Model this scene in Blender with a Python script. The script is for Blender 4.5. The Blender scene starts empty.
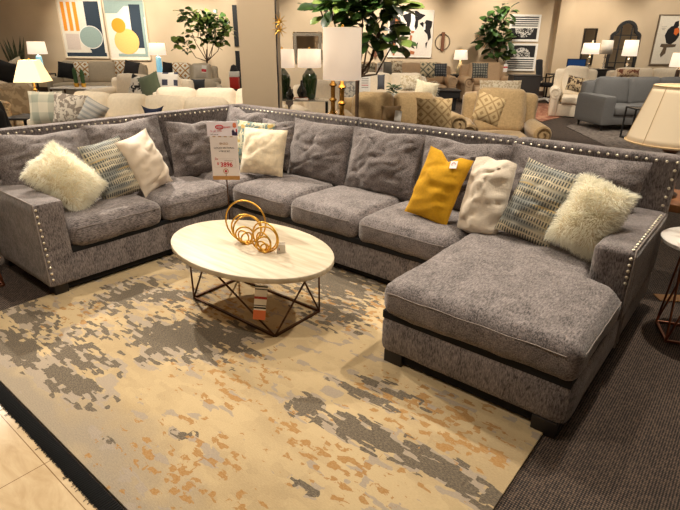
import bpy, bmesh, math, random
from mathutils import Vector, Matrix, Euler, noise
random.seed(7)
PI = math.pi
C = bpy.context.scene.collection
sc = bpy.context.scene
sc.view_settings.view_transform = 'Standard'
sc.view_settings.look = 'None'
sc.view_settings.gamma = 1.0
sc.view_settings.use_curve_mapping = False
sc.view_settings.exposure = 0.0

# ---------------------------------------------------------------- camera
FPX, PITCH, YAW, ROLL = 513.84, math.radians(22.5946), math.radians(-39.2278), math.radians(0.4762)
CAM = Vector((3.3896, -2.689, 1.5965))
Fv = Vector((math.sin(YAW)*math.cos(PITCH), math.cos(YAW)*math.cos(PITCH), -math.sin(PITCH)))
_r = Vector((math.cos(YAW), -math.sin(YAW), 0)); _u = _r.cross(Fv)
Rv = math.cos(ROLL)*_r + math.sin(ROLL)*_u
Uv = -math.sin(ROLL)*_r + math.cos(ROLL)*_u
cd = bpy.data.cameras.new('camera'); cd.sensor_width = 36; cd.lens = FPX/680*36; cd.clip_end = 200
co = bpy.data.objects.new('camera', cd); C.objects.link(co)
M = Matrix((Rv, Uv, -Fv)).transposed().to_4x4(); M.translation = CAM
co.matrix_world = M
sc.camera = co
FH = Vector((math.sin(YAW), math.cos(YAW), 0)); RH = Vector((math.cos(YAW), -math.sin(YAW), 0))
TURN = -YAW                                     # the showroom's walls are turned by this against the sofa
def at(u, v, b):                                # a point of the showroom b metres ahead
    d = Fv + Rv*((u-340)/FPX) - Uv*((v-255)/FPX)
    return CAM + d*(b/d.dot(FH))
def hall(a, b, z=0.0):
    return Vector((CAM.x, CAM.y, 0)) + RH*a + FH*b + Vector((0, 0, z))
def mpp(b): return b/556.0

# ---------------------------------------------------------------- materials
def lin(c):
    return tuple(((x/255)/12.92 if x/255 <= .04045 else ((x/255+.055)/1.055)**2.4) for x in c) + (1,)
def newmat(name, rough=.8, metal=0, spec=.5):
    m = bpy.data.materials.new(name); m.use_nodes = True
    nt = m.node_tree; b = nt.nodes['Principled BSDF']
    b.inputs['Roughness'].default_value = rough; b.inputs['Metallic'].default_value = metal
    b.inputs['Specular IOR Level'].default_value = spec
    return m, nt, b
def N(nt, t, **k):
    n = nt.nodes.new(t)
    for a, v in k.items(): setattr(n, a, v)
    return n
def math_(nt, op, a, b=None, c=None, clamp=False):
    n = nt.nodes.new('ShaderNodeMath'); n.operation = op; n.use_clamp = clamp
    for i, x in enumerate((a, b, c)):
        if x is None: continue
        if isinstance(x, (int, float)): n.inputs[i].default_value = x
        else: nt.links.new(x, n.inputs[i])
    return n.outputs[0]
def mixc(nt, f, a, b):
    n = nt.nodes.new('ShaderNodeMix'); n.data_type = 'RGBA'
    for i, x in ((0, f), (6, a), (7, b)):
        if isinstance(x, (int, float)): n.inputs[i].default_value = x
        elif isinstance(x, tuple): n.inputs[i].default_value = x
        else: nt.links.new(x, n.inputs[i])
    return n.outputs[2]
def coords(nt, scale=(1, 1, 1), rot=(0, 0, 0), kind='Object', loc=(0, 0, 0)):
    t = N(nt, 'ShaderNodeTexCoord'); mp = N(nt, 'ShaderNodeMapping')
    mp.inputs['Scale'].default_value = scale; mp.inputs['Rotation'].default_value = rot; mp.inputs['Location'].default_value = loc
    nt.links.new(t.outputs[kind], mp.inputs[0]); return mp.outputs[0]
def tnoise(nt, vec, scale, detail=3, rough=.5, dist=0):
    n = N(nt, 'ShaderNodeTexNoise'); n.inputs['Scale'].default_value = scale; n.inputs['Detail'].default_value = detail
    n.inputs['Roughness'].default_value = rough; n.inputs['Distortion'].default_value = dist
    nt.links.new(vec, n.inputs['Vector']); return n.outputs[0]
def ramp(nt, f, lo, hi):
    n = N(nt, 'ShaderNodeMapRange'); n.inputs[1].default_value = lo; n.inputs[2].default_value = hi
    nt.links.new(f, n.inputs[0]); return n.outputs[0]
def bump(nt, b, h, strength=.3, dist=.01):
    n = N(nt, 'ShaderNodeBump'); n.inputs['Strength'].default_value = strength; n.inputs['Distance'].default_value = dist
    nt.links.new(h, n.inputs['Height']); nt.links.new(n.outputs[0], b.inputs['Normal'])
MC = {}
def plain(c, rough=.8, metal=0, name=None, var=.035, bmp=0, scale=30, spec=.5, sheen=0):
    key = ('p', c, rough, metal, bmp, scale, spec, sheen)
    if key in MC: return MC[key]
    m, nt, b = newmat(name or 'surface', rough, metal, spec)
    v = coords(nt); f = tnoise(nt, v, scale, 4)
    l = lin(c); d = tuple(x*(1-var*2) for x in l[:3])+(1,); h = tuple(min(1, x*(1+var)) for x in l[:3])+(1,)
    nt.links.new(mixc(nt, ramp(nt, f, .3, .7), d, h), b.inputs['Base Color'])
    if bmp: bump(nt, b, tnoise(nt, v, scale*4, 3), bmp, .004)
    if sheen: b.inputs['Sheen Weight'].default_value = sheen
    MC[key] = m; return m
def glow(c, s, name='glowing_shade', base=None):
    key = ('g', c, s)
    if key in MC: return MC[key]
    m, nt, b = newmat(name, .9); b.inputs['Base Color'].default_value = lin(base or c)
    b.inputs['Emission Color'].default_value = lin(c); b.inputs['Emission Strength'].default_value = s
    MC[key] = m; return m
def glass(c, rough=.05, name='glass'):
    key = ('gl', c, rough)
    if key in MC: return MC[key]
    m, nt, b = newmat(name, rough); b.inputs['Base Color'].default_value = lin(c)
    b.inputs['Transmission Weight'].default_value = .9
    MC[key] = m; return m
def pattern(kind, a, c, scale=20, rough=.9, e=None):
    key = ('pt', kind, a, c, scale, e)
    if key in MC: return MC[key]
    m, nt, b = newmat('patterned_fabric', rough); la, lc = lin(a), lin(c)
    v = coords(nt)
    sx = N(nt, 'ShaderNodeSeparateXYZ'); nt.links.new(v, sx.inputs[0]); X, Z = sx.outputs[0], sx.outputs[2]
    if kind == 'diamond':
        p = math_(nt, 'PINGPONG', math_(nt, 'MULTIPLY', math_(nt, 'ADD', X, Z), scale), 1)
        q = math_(nt, 'PINGPONG', math_(nt, 'MULTIPLY', math_(nt, 'SUBTRACT', X, Z), scale), 1)
        lines = math_(nt, 'GREATER_THAN', math_(nt, 'MAXIMUM', p, q), .84)
        dots = math_(nt, 'LESS_THAN', math_(nt, 'MAXIMUM', p, q), .34)
        f = math_(nt, 'MAXIMUM', lines, dots)
        col = mixc(nt, f, la, lc)
    elif kind == 'plaid':
        p = math_(nt, 'GREATER_THAN', math_(nt, 'PINGPONG', math_(nt, 'MULTIPLY', X, scale), 1), .55)
        q = math_(nt, 'GREATER_THAN', math_(nt, 'PINGPONG', math_(nt, 'MULTIPLY', Z, scale), 1), .55)
        col = mixc(nt, math_(nt, 'MULTIPLY', math_(nt, 'ADD', p, q), .5), la, lc)
    elif kind == 'windowpane':
        p = math_(nt, 'LESS_THAN', math_(nt, 'PINGPONG', math_(nt, 'MULTIPLY', X, scale), 1), .5)
        q = math_(nt, 'LESS_THAN', math_(nt, 'PINGPONG', math_(nt, 'MULTIPLY', Z, scale), 1), .5)
        col = mixc(nt, math_(nt, 'MULTIPLY', p, q), la, lc)
    elif kind == 'stripe':
        p = math_(nt, 'PINGPONG', math_(nt, 'MULTIPLY', Z, scale), 1)
        col = mixc(nt, math_(nt, 'GREATER_THAN', p, .55), la, lc)
    elif kind == 'blotch':
        f = tnoise(nt, v, scale, 3, .55, .6)
        col = mixc(nt, ramp(nt, f, .49, .53), la, lc)
    elif kind == 'weave':
        p = math_(nt, 'PINGPONG', math_(nt, 'MULTIPLY', X, scale), 1)
        q = math_(nt, 'PINGPONG', math_(nt, 'MULTIPLY', Z, scale), 1)
        col = mixc(nt, math_(nt, 'GREATER_THAN', math_(nt, 'MULTIPLY', p, q), .3), la, lc)
    if e:
        f2 = tnoise(nt, v, scale*.7, 2); col = mixc(nt, ramp(nt, f2, .58, .62), col, lin(e))
    nt.links.new(col, b.inputs['Base Color'])
    bump(nt, b, tnoise(nt, v, 200, 2), .2, .003)
    MC[key] = m; return m

def chenille(name, dark, light, streak=(70, 70, 14), sheen=.35):
    m, nt, b = newmat(name, .95, 0, .25)
    v = coords(nt); mott = tnoise(nt, v, 9, 7, .72, .6)
    vs = coords(nt, streak); st = tnoise(nt, vs, 1.0, 4, .7, .3)
    f = math_(nt, 'ADD', math_(nt, 'MULTIPLY', ramp(nt, mott, .36, .64), .34), math_(nt, 'MULTIPLY', ramp(nt, st, .38, .62), .66))
    nt.links.new(mixc(nt, f, lin(dark), lin(light)), b.inputs['Base Color'])
    b.inputs['Sheen Weight'].default_value = sheen; b.inputs['Sheen Roughness'].default_value = .5
    b.inputs['Sheen Tint'].default_value = (.9, .85, .8, 1)
    bump(nt, b, math_(nt, 'ADD', st, math_(nt, 'MULTIPLY', mott, .6)), .55, .006)
    return m
SOFA = chenille('grey_chenille', (36, 31, 31), (156, 144, 140), (170, 170, 40))
SOFA_H = chenille('grey_chenille_cushion', (36, 31, 31), (156, 144, 140), (160, 45, 150))
BLACKWOOD = plain((26, 20, 18), .5, name='black_wood')
NAIL = plain((236, 224, 200), .38, .75, name='nickel_nail', var=.02)
SEAM = plain((142, 130, 122), .9, name='grey_thread')

def striped_mat():
    m, nt, b = newmat('woven_dash_stripe', .95)
    v = coords(nt); sx = N(nt, 'ShaderNodeSeparateXYZ'); nt.links.new(v, sx.inputs[0])
    wob = tnoise(nt, v, 9, 2); Z = math_(nt, 'ADD', sx.outputs[2], math_(nt, 'MULTIPLY', wob, .03))
    row = math_(nt, 'PINGPONG', math_(nt, 'MULTIPLY', Z, 56), 1)
    col_ = math_(nt, 'PINGPONG', math_(nt, 'MULTIPLY', sx.outputs[0], 125), 1)
    vb = coords(nt, (1.5, 1, 16)); band = tnoise(nt, vb, 1, 2)
    dash = math_(nt, 'MULTIPLY', math_(nt, 'GREATER_THAN', row, .25), math_(nt, 'GREATER_THAN', col_, .5))
    dash = math_(nt, 'MULTIPLY', dash, ramp(nt, band, .36, .46))
    base = mixc(nt, ramp(nt, tnoise(nt, coords(nt, (2, 1, 9)), 1.3, 2), .44, .56), lin((204, 190, 160)), lin((142, 142, 134)))
    base = mixc(nt, ramp(nt, tnoise(nt, coords(nt, (3, 1, 22), loc=(3, 0, 1)), 1, 2), .62, .68), base, lin((176, 152, 104)))
    nt.links.new(mixc(nt, dash, base, lin((84, 86, 84))), b.inputs['Base Color'])
    bump(nt, b, row, .4, .004)
    return m

# ---------------------------------------------------------------- mesh building
class MB:
    def __init__(s): s.v = []; s.f = []; s.mi = []; s.mats = []
    def m(s, mat):
        if mat not in s.mats: s.mats.append(mat)
        return s.mats.index(mat)
    def add(s, vs, fs, mat, T=None):
        o = len(s.v); i = s.m(mat)
        s.v += [tuple(T @ Vector(p)) if T is not None else tuple(p) for p in vs]
        for f in fs: s.f.append(tuple(o+k for k in f)); s.mi.append(i)
        return s
    def box(s, lo, hi, mat, bev=.0, T=None, seg=2):
        bm = bmesh.new(); bmesh.ops.create_cube(bm, size=1)
        for v in bm.verts:
            v.co = Vector([(lo[i]+hi[i])/2 + v.co[i]*(hi[i]-lo[i]) for i in range(3)])
        if bev: bmesh.ops.bevel(bm, geom=bm.edges[:], offset=min(bev, .49*min(abs(hi[i]-lo[i]) for i in range(3))), segments=seg, profile=.5, affect='EDGES')
        s.frombm(bm, mat, T); return s
    def frombm(s, bm, mat, T=None):
        bm.verts.index_update()
        s.add([v.co[:] for v in bm.verts], [[v.index for v in f.verts] for f in bm.faces], mat, T); bm.free()
    def cushion(s, lo, hi, mat, r=.05, puff=.02, n=14, nz=.004, T=None, warp=None, side=.0, seed=0):
        L = [hi[i]-lo[i] for i in range(3)]; Cn = [(hi[i]+lo[i])/2 for i in range(3)]
        bm = bmesh.new()
        cnt = [max(4, int(round(n*L[i]/max(L)))) for i in range(3)]
        vs = {}; fs = []
        def key(i, j, k):
            q = (i, j, k)
            if q not in vs:
                t = [2*q[a]/cnt[a]-1 for a in range(3)]
                # grid denser to the rim
                t = [math.copysign(abs(x)**.8, x) for x in t]
                p = [t[a]*L[a]/2 for a in range(3)]
                inn = [max(-L[a]/2+r, min(L[a]/2-r, p[a])) for a in range(3)]
                d = Vector([p[a]-inn[a] for a in range(3)])
                if d.length > 1e-9: d = d.normalized()*min(r, max(abs(d[a]) for a in range(3)))
                P = Vector(inn)+d
                big = [(1-t[a]**2) for a in range(3)]
                P.z += math.copysign(puff*big[0]**.6*big[1]**.6, t[2])*(abs(t[2])**2)
                if side:
                    P.x += math.copysign(side*big[1]*big[2], t[0])*abs(t[0])**3
                    P.y += math.copysign(side*big[0]*big[2], t[1])*abs(t[1])**3
                if nz:
                    w = P+Vector((seed*3.1, seed*1.7, 0))
                    P += noise.noise_vector(w*5)*nz*1.6 + noise.noise_vector(w*14)*nz*.7
                P += Vector(Cn)
                if warp: P = warp(P)
                vs[q] = bm.verts.new(P)
            return vs[q]
        a, b_, c = cnt
        def face(q): 
            try: bm.faces.new([key(*x) for x in q])
            except ValueError: pass
        for i in range(a):
            for j in range(b_):
                face([(i, j, 0), (i, j+1, 0), (i+1, j+1, 0), (i+1, j, 0)])
                face([(i, j, c), (i+1, j, c), (i+1, j+1, c), (i, j+1, c)])
        for i in range(a):
            for k in range(c):
                face([(i, 0, k), (i+1, 0, k), (i+1, 0, k+1), (i, 0, k+1)])
                face([(i, b_, k), (i, b_, k+1), (i+1, b_, k+1), (i+1, b_, k)])
        for j in range(b_):
            for k in range(c):
                face([(0, j, k), (0, j, k+1), (0, j+1, k+1), (0, j+1, k)])
                face([(a, j, k), (a, j+1, k), (a, j+1, k+1), (a, j, k+1)])
        s.frombm(bm, mat, T); return s
    def pillow(s, w, h, t, mat, T=None, n=18, pinch=.07, wr=.006, seed=0, sag=0., dent=0.):
        """a throw pillow standing in the xz plane, centre at the origin, front to -y"""
        vs = []; fs = []; idx = {}
        for sd in (-1, 1):
            for i in range(n+1):
                for j in range(n+1):
                    u, v = 2*i/n-1, 2*j/n-1
                    edge = i in (0, n) or j in (0, n)
                    if edge and sd == 1: idx[(1, i, j)] = idx[(-1, i, j)]; continue
                    x = w/2*u*(1-pinch*(1-v*v)); z = h/2*v*(1-pinch*(1-u*u))
                    th = t/2*max(0, (1-abs(u)**2.4)*(1-abs(v)**2.4))**.68
                    P = Vector((x, sd*th, z))
                    q = P*1+Vector((seed*2.3, sd, seed))
                    k = (1-u**8)*(1-v**8)
                    P += noise.noise_vector(q*5.5)*wr*1.1*(.3+k) + noise.noise_vector(Vector((q.x*9+q.z*4, q.y*5, q.z*20-q.x*7)))*wr*.8*(.2+k)
                    P.y -= sd*wr*1.3*k*max(0, 1-abs(noise.noise(Vector((q.x*5+q.z*2, seed*1.3, q.z*11-q.x*4))))*7)
                    if sag: P.z -= sag*(1-u*u)*max(0, v)*1.0
                    if dent: P.z -= dent*max(0, 1-abs(u)*2.2)*max(0, v)**2; 
                    idx[(sd, i, j)] = len(vs); vs.append(P)
            for i in range(n):
                for j in range(n):
                    q = [idx[(sd, i, j)], idx[(sd, i+1, j)], idx[(sd, i+1, j+1)], idx[(sd, i, j+1)]]
                    fs.append(q if sd == -1 else q[::-1])
        s.add(vs, fs, mat, T); return s
    def tube(s, pts, r, mat, seg=8, closed=False, T=None, sq=False):
        pts = [Vector(p) for p in pts]; n = len(pts); vs = []; fs = []
        if sq: seg = 4
        up = Vector((0, 0, 1)); prev = None
        for i, p in enumerate(pts):
            if closed: d = pts[(i+1) % n]-pts[i-1]
            else: d = pts[min(i+1, n-1)]-pts[max(i-1, 0)]
            d.normalize()
            if prev is None:
                a = d.cross(up); 
                if a.length < .05: a = d.cross(Vector((1, 0, 0)))
            else: a = prev - d*prev.dot(d)
            a.normalize(); prev = a; b_ = d.cross(a)
            rr = r[i] if isinstance(r, (list, tuple)) else r
            for k in range(seg):
                an = 2*PI*(k+.5)/seg
                vs.append(p+a*math.cos(an)*rr+b_*math.sin(an)*rr)
        for i in range(n if closed else n-1):
            for k in range(seg):
                i2 = (i+1) % n
                fs.append((i*seg+k, i*seg+(k+1) % seg, i2*seg+(k+1) % seg, i2*seg+k))
        if not closed: fs += [tuple(range(seg))[::-1], tuple((n-1)*seg+k for k in range(seg))]
        s.add(vs, fs, mat, T); return s
    def lathe(s, prof, mat, seg=24, T=None, cap=True):
        vs = []; fs = []; n = len(prof)
        for r, z in prof:
            for k in range(seg):
                a = 2*PI*k/seg; vs.append((r*math.cos(a), r*math.sin(a), z))
        for i in range(n-1):
            for k in range(seg):
                fs.append((i*seg+k, i*seg+(k+1) % seg, (i+1)*seg+(k+1) % seg, (i+1)*seg+k))
        if cap:
            if prof[0][0] > 1e-4: fs.append(tuple(range(seg))[::-1])
            if prof[-1][0] > 1e-4: fs.append(tuple((n-1)*seg+k for k in range(seg)))
        s.add(vs, fs, mat, T); return s
    def prism(s, poly, y0, y1, mat, T=None, axis='y', bev=0):
        """polygon in xz extruded along y (or xy along z)"""
        bm = bmesh.new()
        f = (lambda p, t: (p[0], t, p[1])) if axis == 'y' else ((lambda p, t: (p[0], p[1], t)) if axis == 'z' else (lambda p, t: (t, p[0], p[1])))
        a = [bm.verts.new(f(p, y0)) for p in poly]; b_ = [bm.verts.new(f(p, y1)) for p in poly]
        bm.faces.new(a); bm.faces.new(b_[::-1]); n = len(poly)
        for i in range(n): bm.faces.new((a[i], b_[i], b_[(i+1) % n], a[(i+1) % n]))
        bmesh.ops.recalc_face_normals(bm, faces=bm.faces[:])
        if bev:
            es = [e for e in bm.edges if abs(e.verts[0].co[{'y':1,'z':2,'x':0}[axis]]-e.verts[1].co[{'y':1,'z':2,'x':0}[axis]]) < 1e-6]
            bmesh.ops.bevel(bm, geom=es, offset=bev, segments=2, profile=.5, affect='EDGES')
        s.frombm(bm, mat, T); return s
    def build(s, name, parent=None, loc=None, rot=None, smooth=True, ang=40):
        me = bpy.data.meshes.new(name); me.from_pydata(s.v, [], s.f)
        for m in s.mats: me.materials.append(m)
        me.polygons.foreach_set('material_index', s.mi)
        if smooth:
            me.polygons.foreach_set('use_smooth', [True]*len(me.polygons)); me.update()
            me.set_sharp_from_angle(angle=math.radians(ang))
        me.update()
        o = bpy.data.objects.new(name, me); C.objects.link(o)
        if parent: o.parent = parent
        if loc is not None: o.location = loc
        if rot is not None: o.rotation_euler = rot
        return o
def tag(o, label, cat, group=None):
    o['label'] = label; o['category'] = cat
    if group: o['group'] = group
    return o
def thing(name, label, cat, loc=(0, 0, 0), rotz=0, group=None):
    o = bpy.data.objects.new(name, None); o.empty_display_size = .1; C.objects.link(o)
    o.location = loc; o.rotation_euler = (0, 0, rotz); return tag(o, label, cat, group)
def structure(o): o['kind'] = 'structure'; return o
def stuff(o): o['kind'] = 'stuff'; return o
def text(s, size, mat, name, parent, loc, rot=(PI/2, 0, 0), ext=.0006, align='CENTER', bold=0):
    cu = bpy.data.curves.new(name, 'FONT'); cu.body = s; cu.size = size; cu.align_x = align; cu.extrude = ext; cu.offset = bold
    t = bpy.data.objects.new('t', cu); C.objects.link(t)
    dg = bpy.context.evaluated_depsgraph_get(); me = bpy.data.meshes.new_from_object(t.evaluated_get(dg)); bpy.data.objects.remove(t)
    me.materials.clear(); me.materials.append(mat)
    o = bpy.data.objects.new(name, me); C.objects.link(o); o.parent = parent; o.location = loc; o.rotation_euler = rot
    return o
def rounded(w, h, r, n=5, cx=0, cy=0):
    p = []
    for (sx, sy, a0) in ((1, 1, 0), (-1, 1, 90), (-1, -1, 180), (1, -1, 270)):
        for k in range(n+1):
            a = math.radians(a0+90*k/n); p.append((cx+sx*(w/2-r)+r*math.cos(a), cy+sy*(h/2-r)+r*math.sin(a)))
    return p
def TR(loc=(0, 0, 0), rot=(0, 0, 0)): return Matrix.Translation(loc) @ Euler(rot).to_matrix().to_4x4()
# ================================================================= THE ROOM
HW, HB0, HB1, HH = 13.0, -6.5, 17.6, 3.7
def room_floor():
    bm = bmesh.new()
    vs = [bm.verts.new(hall(a, b)) for a, b in ((-HW-.0, HB0), (HW, HB0), (HW, HB1), (-HW, HB1))]
    bm.faces.new(vs); return bm
YE = -2.172
for nm, keep in (('floor', 1), ('floor', -1)):
    bm = room_floor()
    bmesh.ops.bisect_plane(bm, geom=bm.verts[:]+bm.edges[:]+bm.faces[:], plane_co=(0, YE, 0), plane_no=(0, 1, 0), clear_inner=keep == 1, clear_outer=keep == -1)
    m, nt, b = newmat('carpet' if keep == 1 else 'travertine_tile', .95 if keep == 1 else .18)
    if keep == 1:
        v = coords(nt); sx = N(nt, 'ShaderNodeSeparateXYZ'); nt.links.new(v, sx.inputs[0])
        p = math_(nt, 'SINE', math_(nt, 'MULTIPLY', math_(nt, 'ADD', sx.outputs[0], sx.outputs[1]), 300))
        q = math_(nt, 'SINE', math_(nt, 'MULTIPLY', math_(nt, 'SUBTRACT', sx.outputs[0], sx.outputs[1]), 300))
        f = math_(nt, 'MULTIPLY', p, q); f2 = ramp(nt, f, -.1, .9)
        vo = N(nt, 'ShaderNodeTexVoronoi'); vo.inputs['Scale'].default_value = 75; nt.links.new(v, vo.inputs['Vector'])
        f3 = math_(nt, 'ADD', math_(nt, 'MULTIPLY', f2, .75), math_(nt, 'MULTIPLY', ramp(nt, vo.outputs['Distance'], .6, .1), .3))
        c = mixc(nt, f3, lin((14, 11, 10)), lin((132, 108, 90)))
        nt.links.new(c, b.inputs['Base Color']); bump(nt, b, f3, .5, .006)
    else:
        v = coords(nt); sx = N(nt, 'ShaderNodeSeparateXYZ'); nt.links.new(v, sx.inputs[0])
        T = .61
        gx = math_(nt, 'PINGPONG', math_(nt, 'SUBTRACT', sx.outputs[0], 1.452), T/2)
        gy = math_(nt, 'PINGPONG', math_(nt, 'SUBTRACT', sx.outputs[1], -2.206), T/2)
        g = math_(nt, 'LESS_THAN', math_(nt, 'MINIMUM', gx, gy), .0018)
        n1 = tnoise(nt, coords(nt, (2, 5, 1), (0, 0, .3)), 2.2, 6, .65, .8)
        c = mixc(nt, ramp(nt, n1, .3, .72), lin((176, 148, 110)), lin((206, 182, 146)))
        c = mixc(nt, g, c, lin((120, 90, 58)))
        nt.links.new(c, b.inputs['Base Color']); b.inputs['Roughness'].default_value = .16
    bm.faces.ensure_lookup_table()
    me = bpy.data.meshes.new(nm); bm.to_mesh(me); bm.free(); me.materials.append(m)
    o = bpy.data.objects.new(nm, me); C.objects.link(o); structure(o)
# bound and slightly frayed edge of the carpet beside the tile
mb = MB(); em = plain((12, 10, 10), .95, name='carpet_binding', bmp=.6, scale=60)
mb.box((-6, YE-.004, -.001), (8, YE+.055, .004), em, .001)
x = -2.0
while x < 3.4:
    mb.box((x, YE-.004, .003), (x+.006, YE+.055, .009), em, .002, seg=1); x += .0115
for i in range(1500):
    x = random.uniform(-1.2, 3.2); l = random.uniform(.003, .012)*(2.2 if random.random() < .05 else 1)
    mb.tube([(x, YE, .004), (x+random.uniform(-.004, .004), YE-l, .002)], .0012, em, 4)
structure(mb.build('trim_1'))
WALL, nt, b = newmat('plaster', .9)
f = tnoise(nt, coords(nt), 1.2, 3)
nt.links.new(mixc(nt, ramp(nt, f, .3, .7), lin((196, 174, 144)), lin((206, 184, 154))), b.inputs['Base Color'])
bump(nt, b, tnoise(nt, coords(nt), 60, 3), .1, .004)
def slab(name, a0, b0, a1, b1, z0, z1, mat):
    o = MB(); o.box((a0, b0, z0), (a1, b1, z1), mat)
    ob = o.build(name, smooth=False); ob.location = (CAM.x, CAM.y, 0); ob.rotation_euler = (0, 0, TURN); return structure(ob)
slab('wall_back', -HW, HB1, HW, HB1+.15, 0, HH, WALL)
slab('wall_left', -HW-.15, HB0, -HW, HB1, 0, HH, WALL)
slab('wall_right', HW, HB0, HW+.15, HB1, 0, HH, WALL)
slab('wall_front', -HW, HB0-.15, HW, HB0, 0, HH, WALL)
slab('ceiling', -HW, HB0, HW, HB1, HH, HH+.1, plain((232, 222, 206), .95, name='ceiling_paint'))
# shallow pilaster where the back wall steps
slab('trim_2', 6.65, HB1-.25, 7.1, HB1-.001, 0, HH-.001, WALL)
slab('baseboard_back', -HW, HB1-.02, 6.65, HB1-.001, 0, .14, plain((60, 44, 34), .5))
# pillar
p0, p1 = at(240, 60, 6.15), at(276.5, 60, 6.15)
la = (p0-CAM).dot(RH); lb = (p1-CAM).dot(RH)
slab('column', la, 6.15, lb, 6.6, 0, HH-.001, WALL)
o = bpy.data.objects['column']; o.name = 'trim_3'

# ================================================================= SECTIONAL SOFA
sofa = thing('sectional_sofa', 'huge grey chenille U-shaped sectional sofa with chaise and nailhead trim', 'sofa', (0, 0, 0))
D, ZB, ZS, XR, YC = .93, .073, .285, 3.04, -.74
BK = .10     # depth of the upholstered back wall
# bases
mb = MB(); mb.cushion((-D, -1.54, ZB), (0, D, ZS+.01), SOFA, r=.02, puff=0, n=30, nz=.0015); mb.build('base', sofa)
mb = MB(); mb.cushion((-.02, -.0, ZB), (2.10, D, ZS+.01), SOFA, r=.02, puff=0, n=30, nz=.0015); mb.build('base', sofa)
mb = MB(); mb.cushion((2.067, YC, ZB), (XR, D, ZS+.01), SOFA, r=.045, puff=.0, n=30, nz=.002); mb.build('chaise_base', sofa)
mb = MB(); shade_black = plain((12, 10, 10), .95, name='black_underside_shade')  # black underside cloth hung low, stands in for the shade beneath the sofa
mb.box((-D+.02, -1.50, .028), (-.035, D-.02, ZB+.02), shade_black); mb.box((-.1, .035, .028), (2.2, D-.02, ZB+.02), shade_black); mb.box((2.10, YC+.035, .028), (XR-.035, D-.02, ZB+.02), shade_black)
mb.build('underside_shade', sofa)
# back walls
def backwall(axis, a0, a1, name):
    mb = MB()
    if axis == 'x': mb.cushion((a0, D-BK, ZS-.03), (a1, D, .995), SOFA, r=.022, puff=0, n=44, nz=.0015)
    else: mb.cushion((-D, a0, ZS-.03), (-D+BK, a1, .995), SOFA, r=.022, puff=0, n=44, nz=.0015)
    return mb.build(name, sofa)
backwall('y', -1.54, D, 'back'); backwall('x', -D+.02, .69, 'back'); backwall('x', .693, 2.06, 'back'); backwall('x', 2.063, XR, 'back')
# arms
def armprof(x0, x1): return [(x0, ZS-.02), (x1, ZS-.02), (x1, .60), (x1-.012, .636), (x1-.04, .65), (x0+.03, .65), (x0+.008, .64), (x0, .615)]
mb = MB(); mb.cushion((-D+.02, -1.55, ZB+.01), (.012, -1.36, .648), SOFA, r=.022, puff=.004, n=30, nz=.002); mb.build('arm', sofa)
mb = MB(); mb.cushion((2.852, -.0, ZS-.02), (3.046, D-.02, .662), SOFA, r=.028, puff=.006, n=30, nz=.002); mb.build('arm', sofa)
# welts
mb = MB()
for pts in ([(.012, -1.545, .1), (.014, -1.545, .628), (-.0, -1.54, .647), (-.85, -1.54, .65)], [(3.045, -.0, .30), (3.045, -.002, .64), (3.04, .02, .662), (3.04, .8, .664)], [(3.043, .05, .5), (3.043, .05, .1)], [(3.043, .11, .62), (3.043, .11, .1)]):
    mb = MB(); mb.tube(pts, .004, SEAM, 6); mb.build('piping', sofa)
# legs
mb = MB(); mb.box((-.055, -.045, 0), (.055, .045, ZB+.01), BLACKWOOD, .004)
leg0 = mb.build('leg', sofa, (-.07, -1.47, 0))
def dup(o, loc, rot=None, parent=None):
    c = o.copy(); C.objects.link(c); c.location = loc; c.parent = parent or o.parent
    if rot is not None: c.rotation_euler = rot
    return c
for x, y in ((-.85, -1.47), (-.85, .85), (.69, .07), (.69, .85), (2.15, YC+.06), (XR-.09, YC+.05), (XR-.09, .85), (-.07, -.03), (2.0, .85)): dup(leg0, (x, y, 0))
# seat cushions
def seat(lo, hi, seed, warp=None, r=.062, n=26, puff=.022):
    mb = MB(); mb.cushion(lo, hi, SOFA_H, r=r, puff=puff, n=n, nz=.0045, side=.010, warp=warp, seed=seed)
    return mb.build('seat_cushion', sofa)
g = .006
seat((-.62, -1.352, ZS+.005), (.016, -.657-g, .478), 1); seat((-.62, -.657+g, ZS+.005), (.016, -.012, .478), 2)
seat((-.62, .0, ZS+.005), (.0-g, .66, .482), 3)
seat((.0, -.016, ZS+.005), (.672-g, .62, .478), 4); seat((.672+g, -.016, ZS+.005), (1.34-g, .62, .478), 5); seat((1.34+g, -.016, ZS+.005), (2.062, .62, .478), 6)
def tw(P):
    x0 = 2.075; t = (P.y+.075)/.07; t = max(0, min(1, t)); xr = XR+.0*(1-t) - (XR-2.842)*t
    return Vector((x0+(P.x-x0)*(xr-x0)/(XR-x0), P.y, P.z))
mb = MB(); mb.cushion((2.075, YC-.012, ZS+.008), (XR, .62, .480), SOFA_H, r=.055, puff=.026, n=52, nz=.005, side=.008, warp=tw, seed=8); mb.build('chaise_cushion', sofa)
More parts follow.
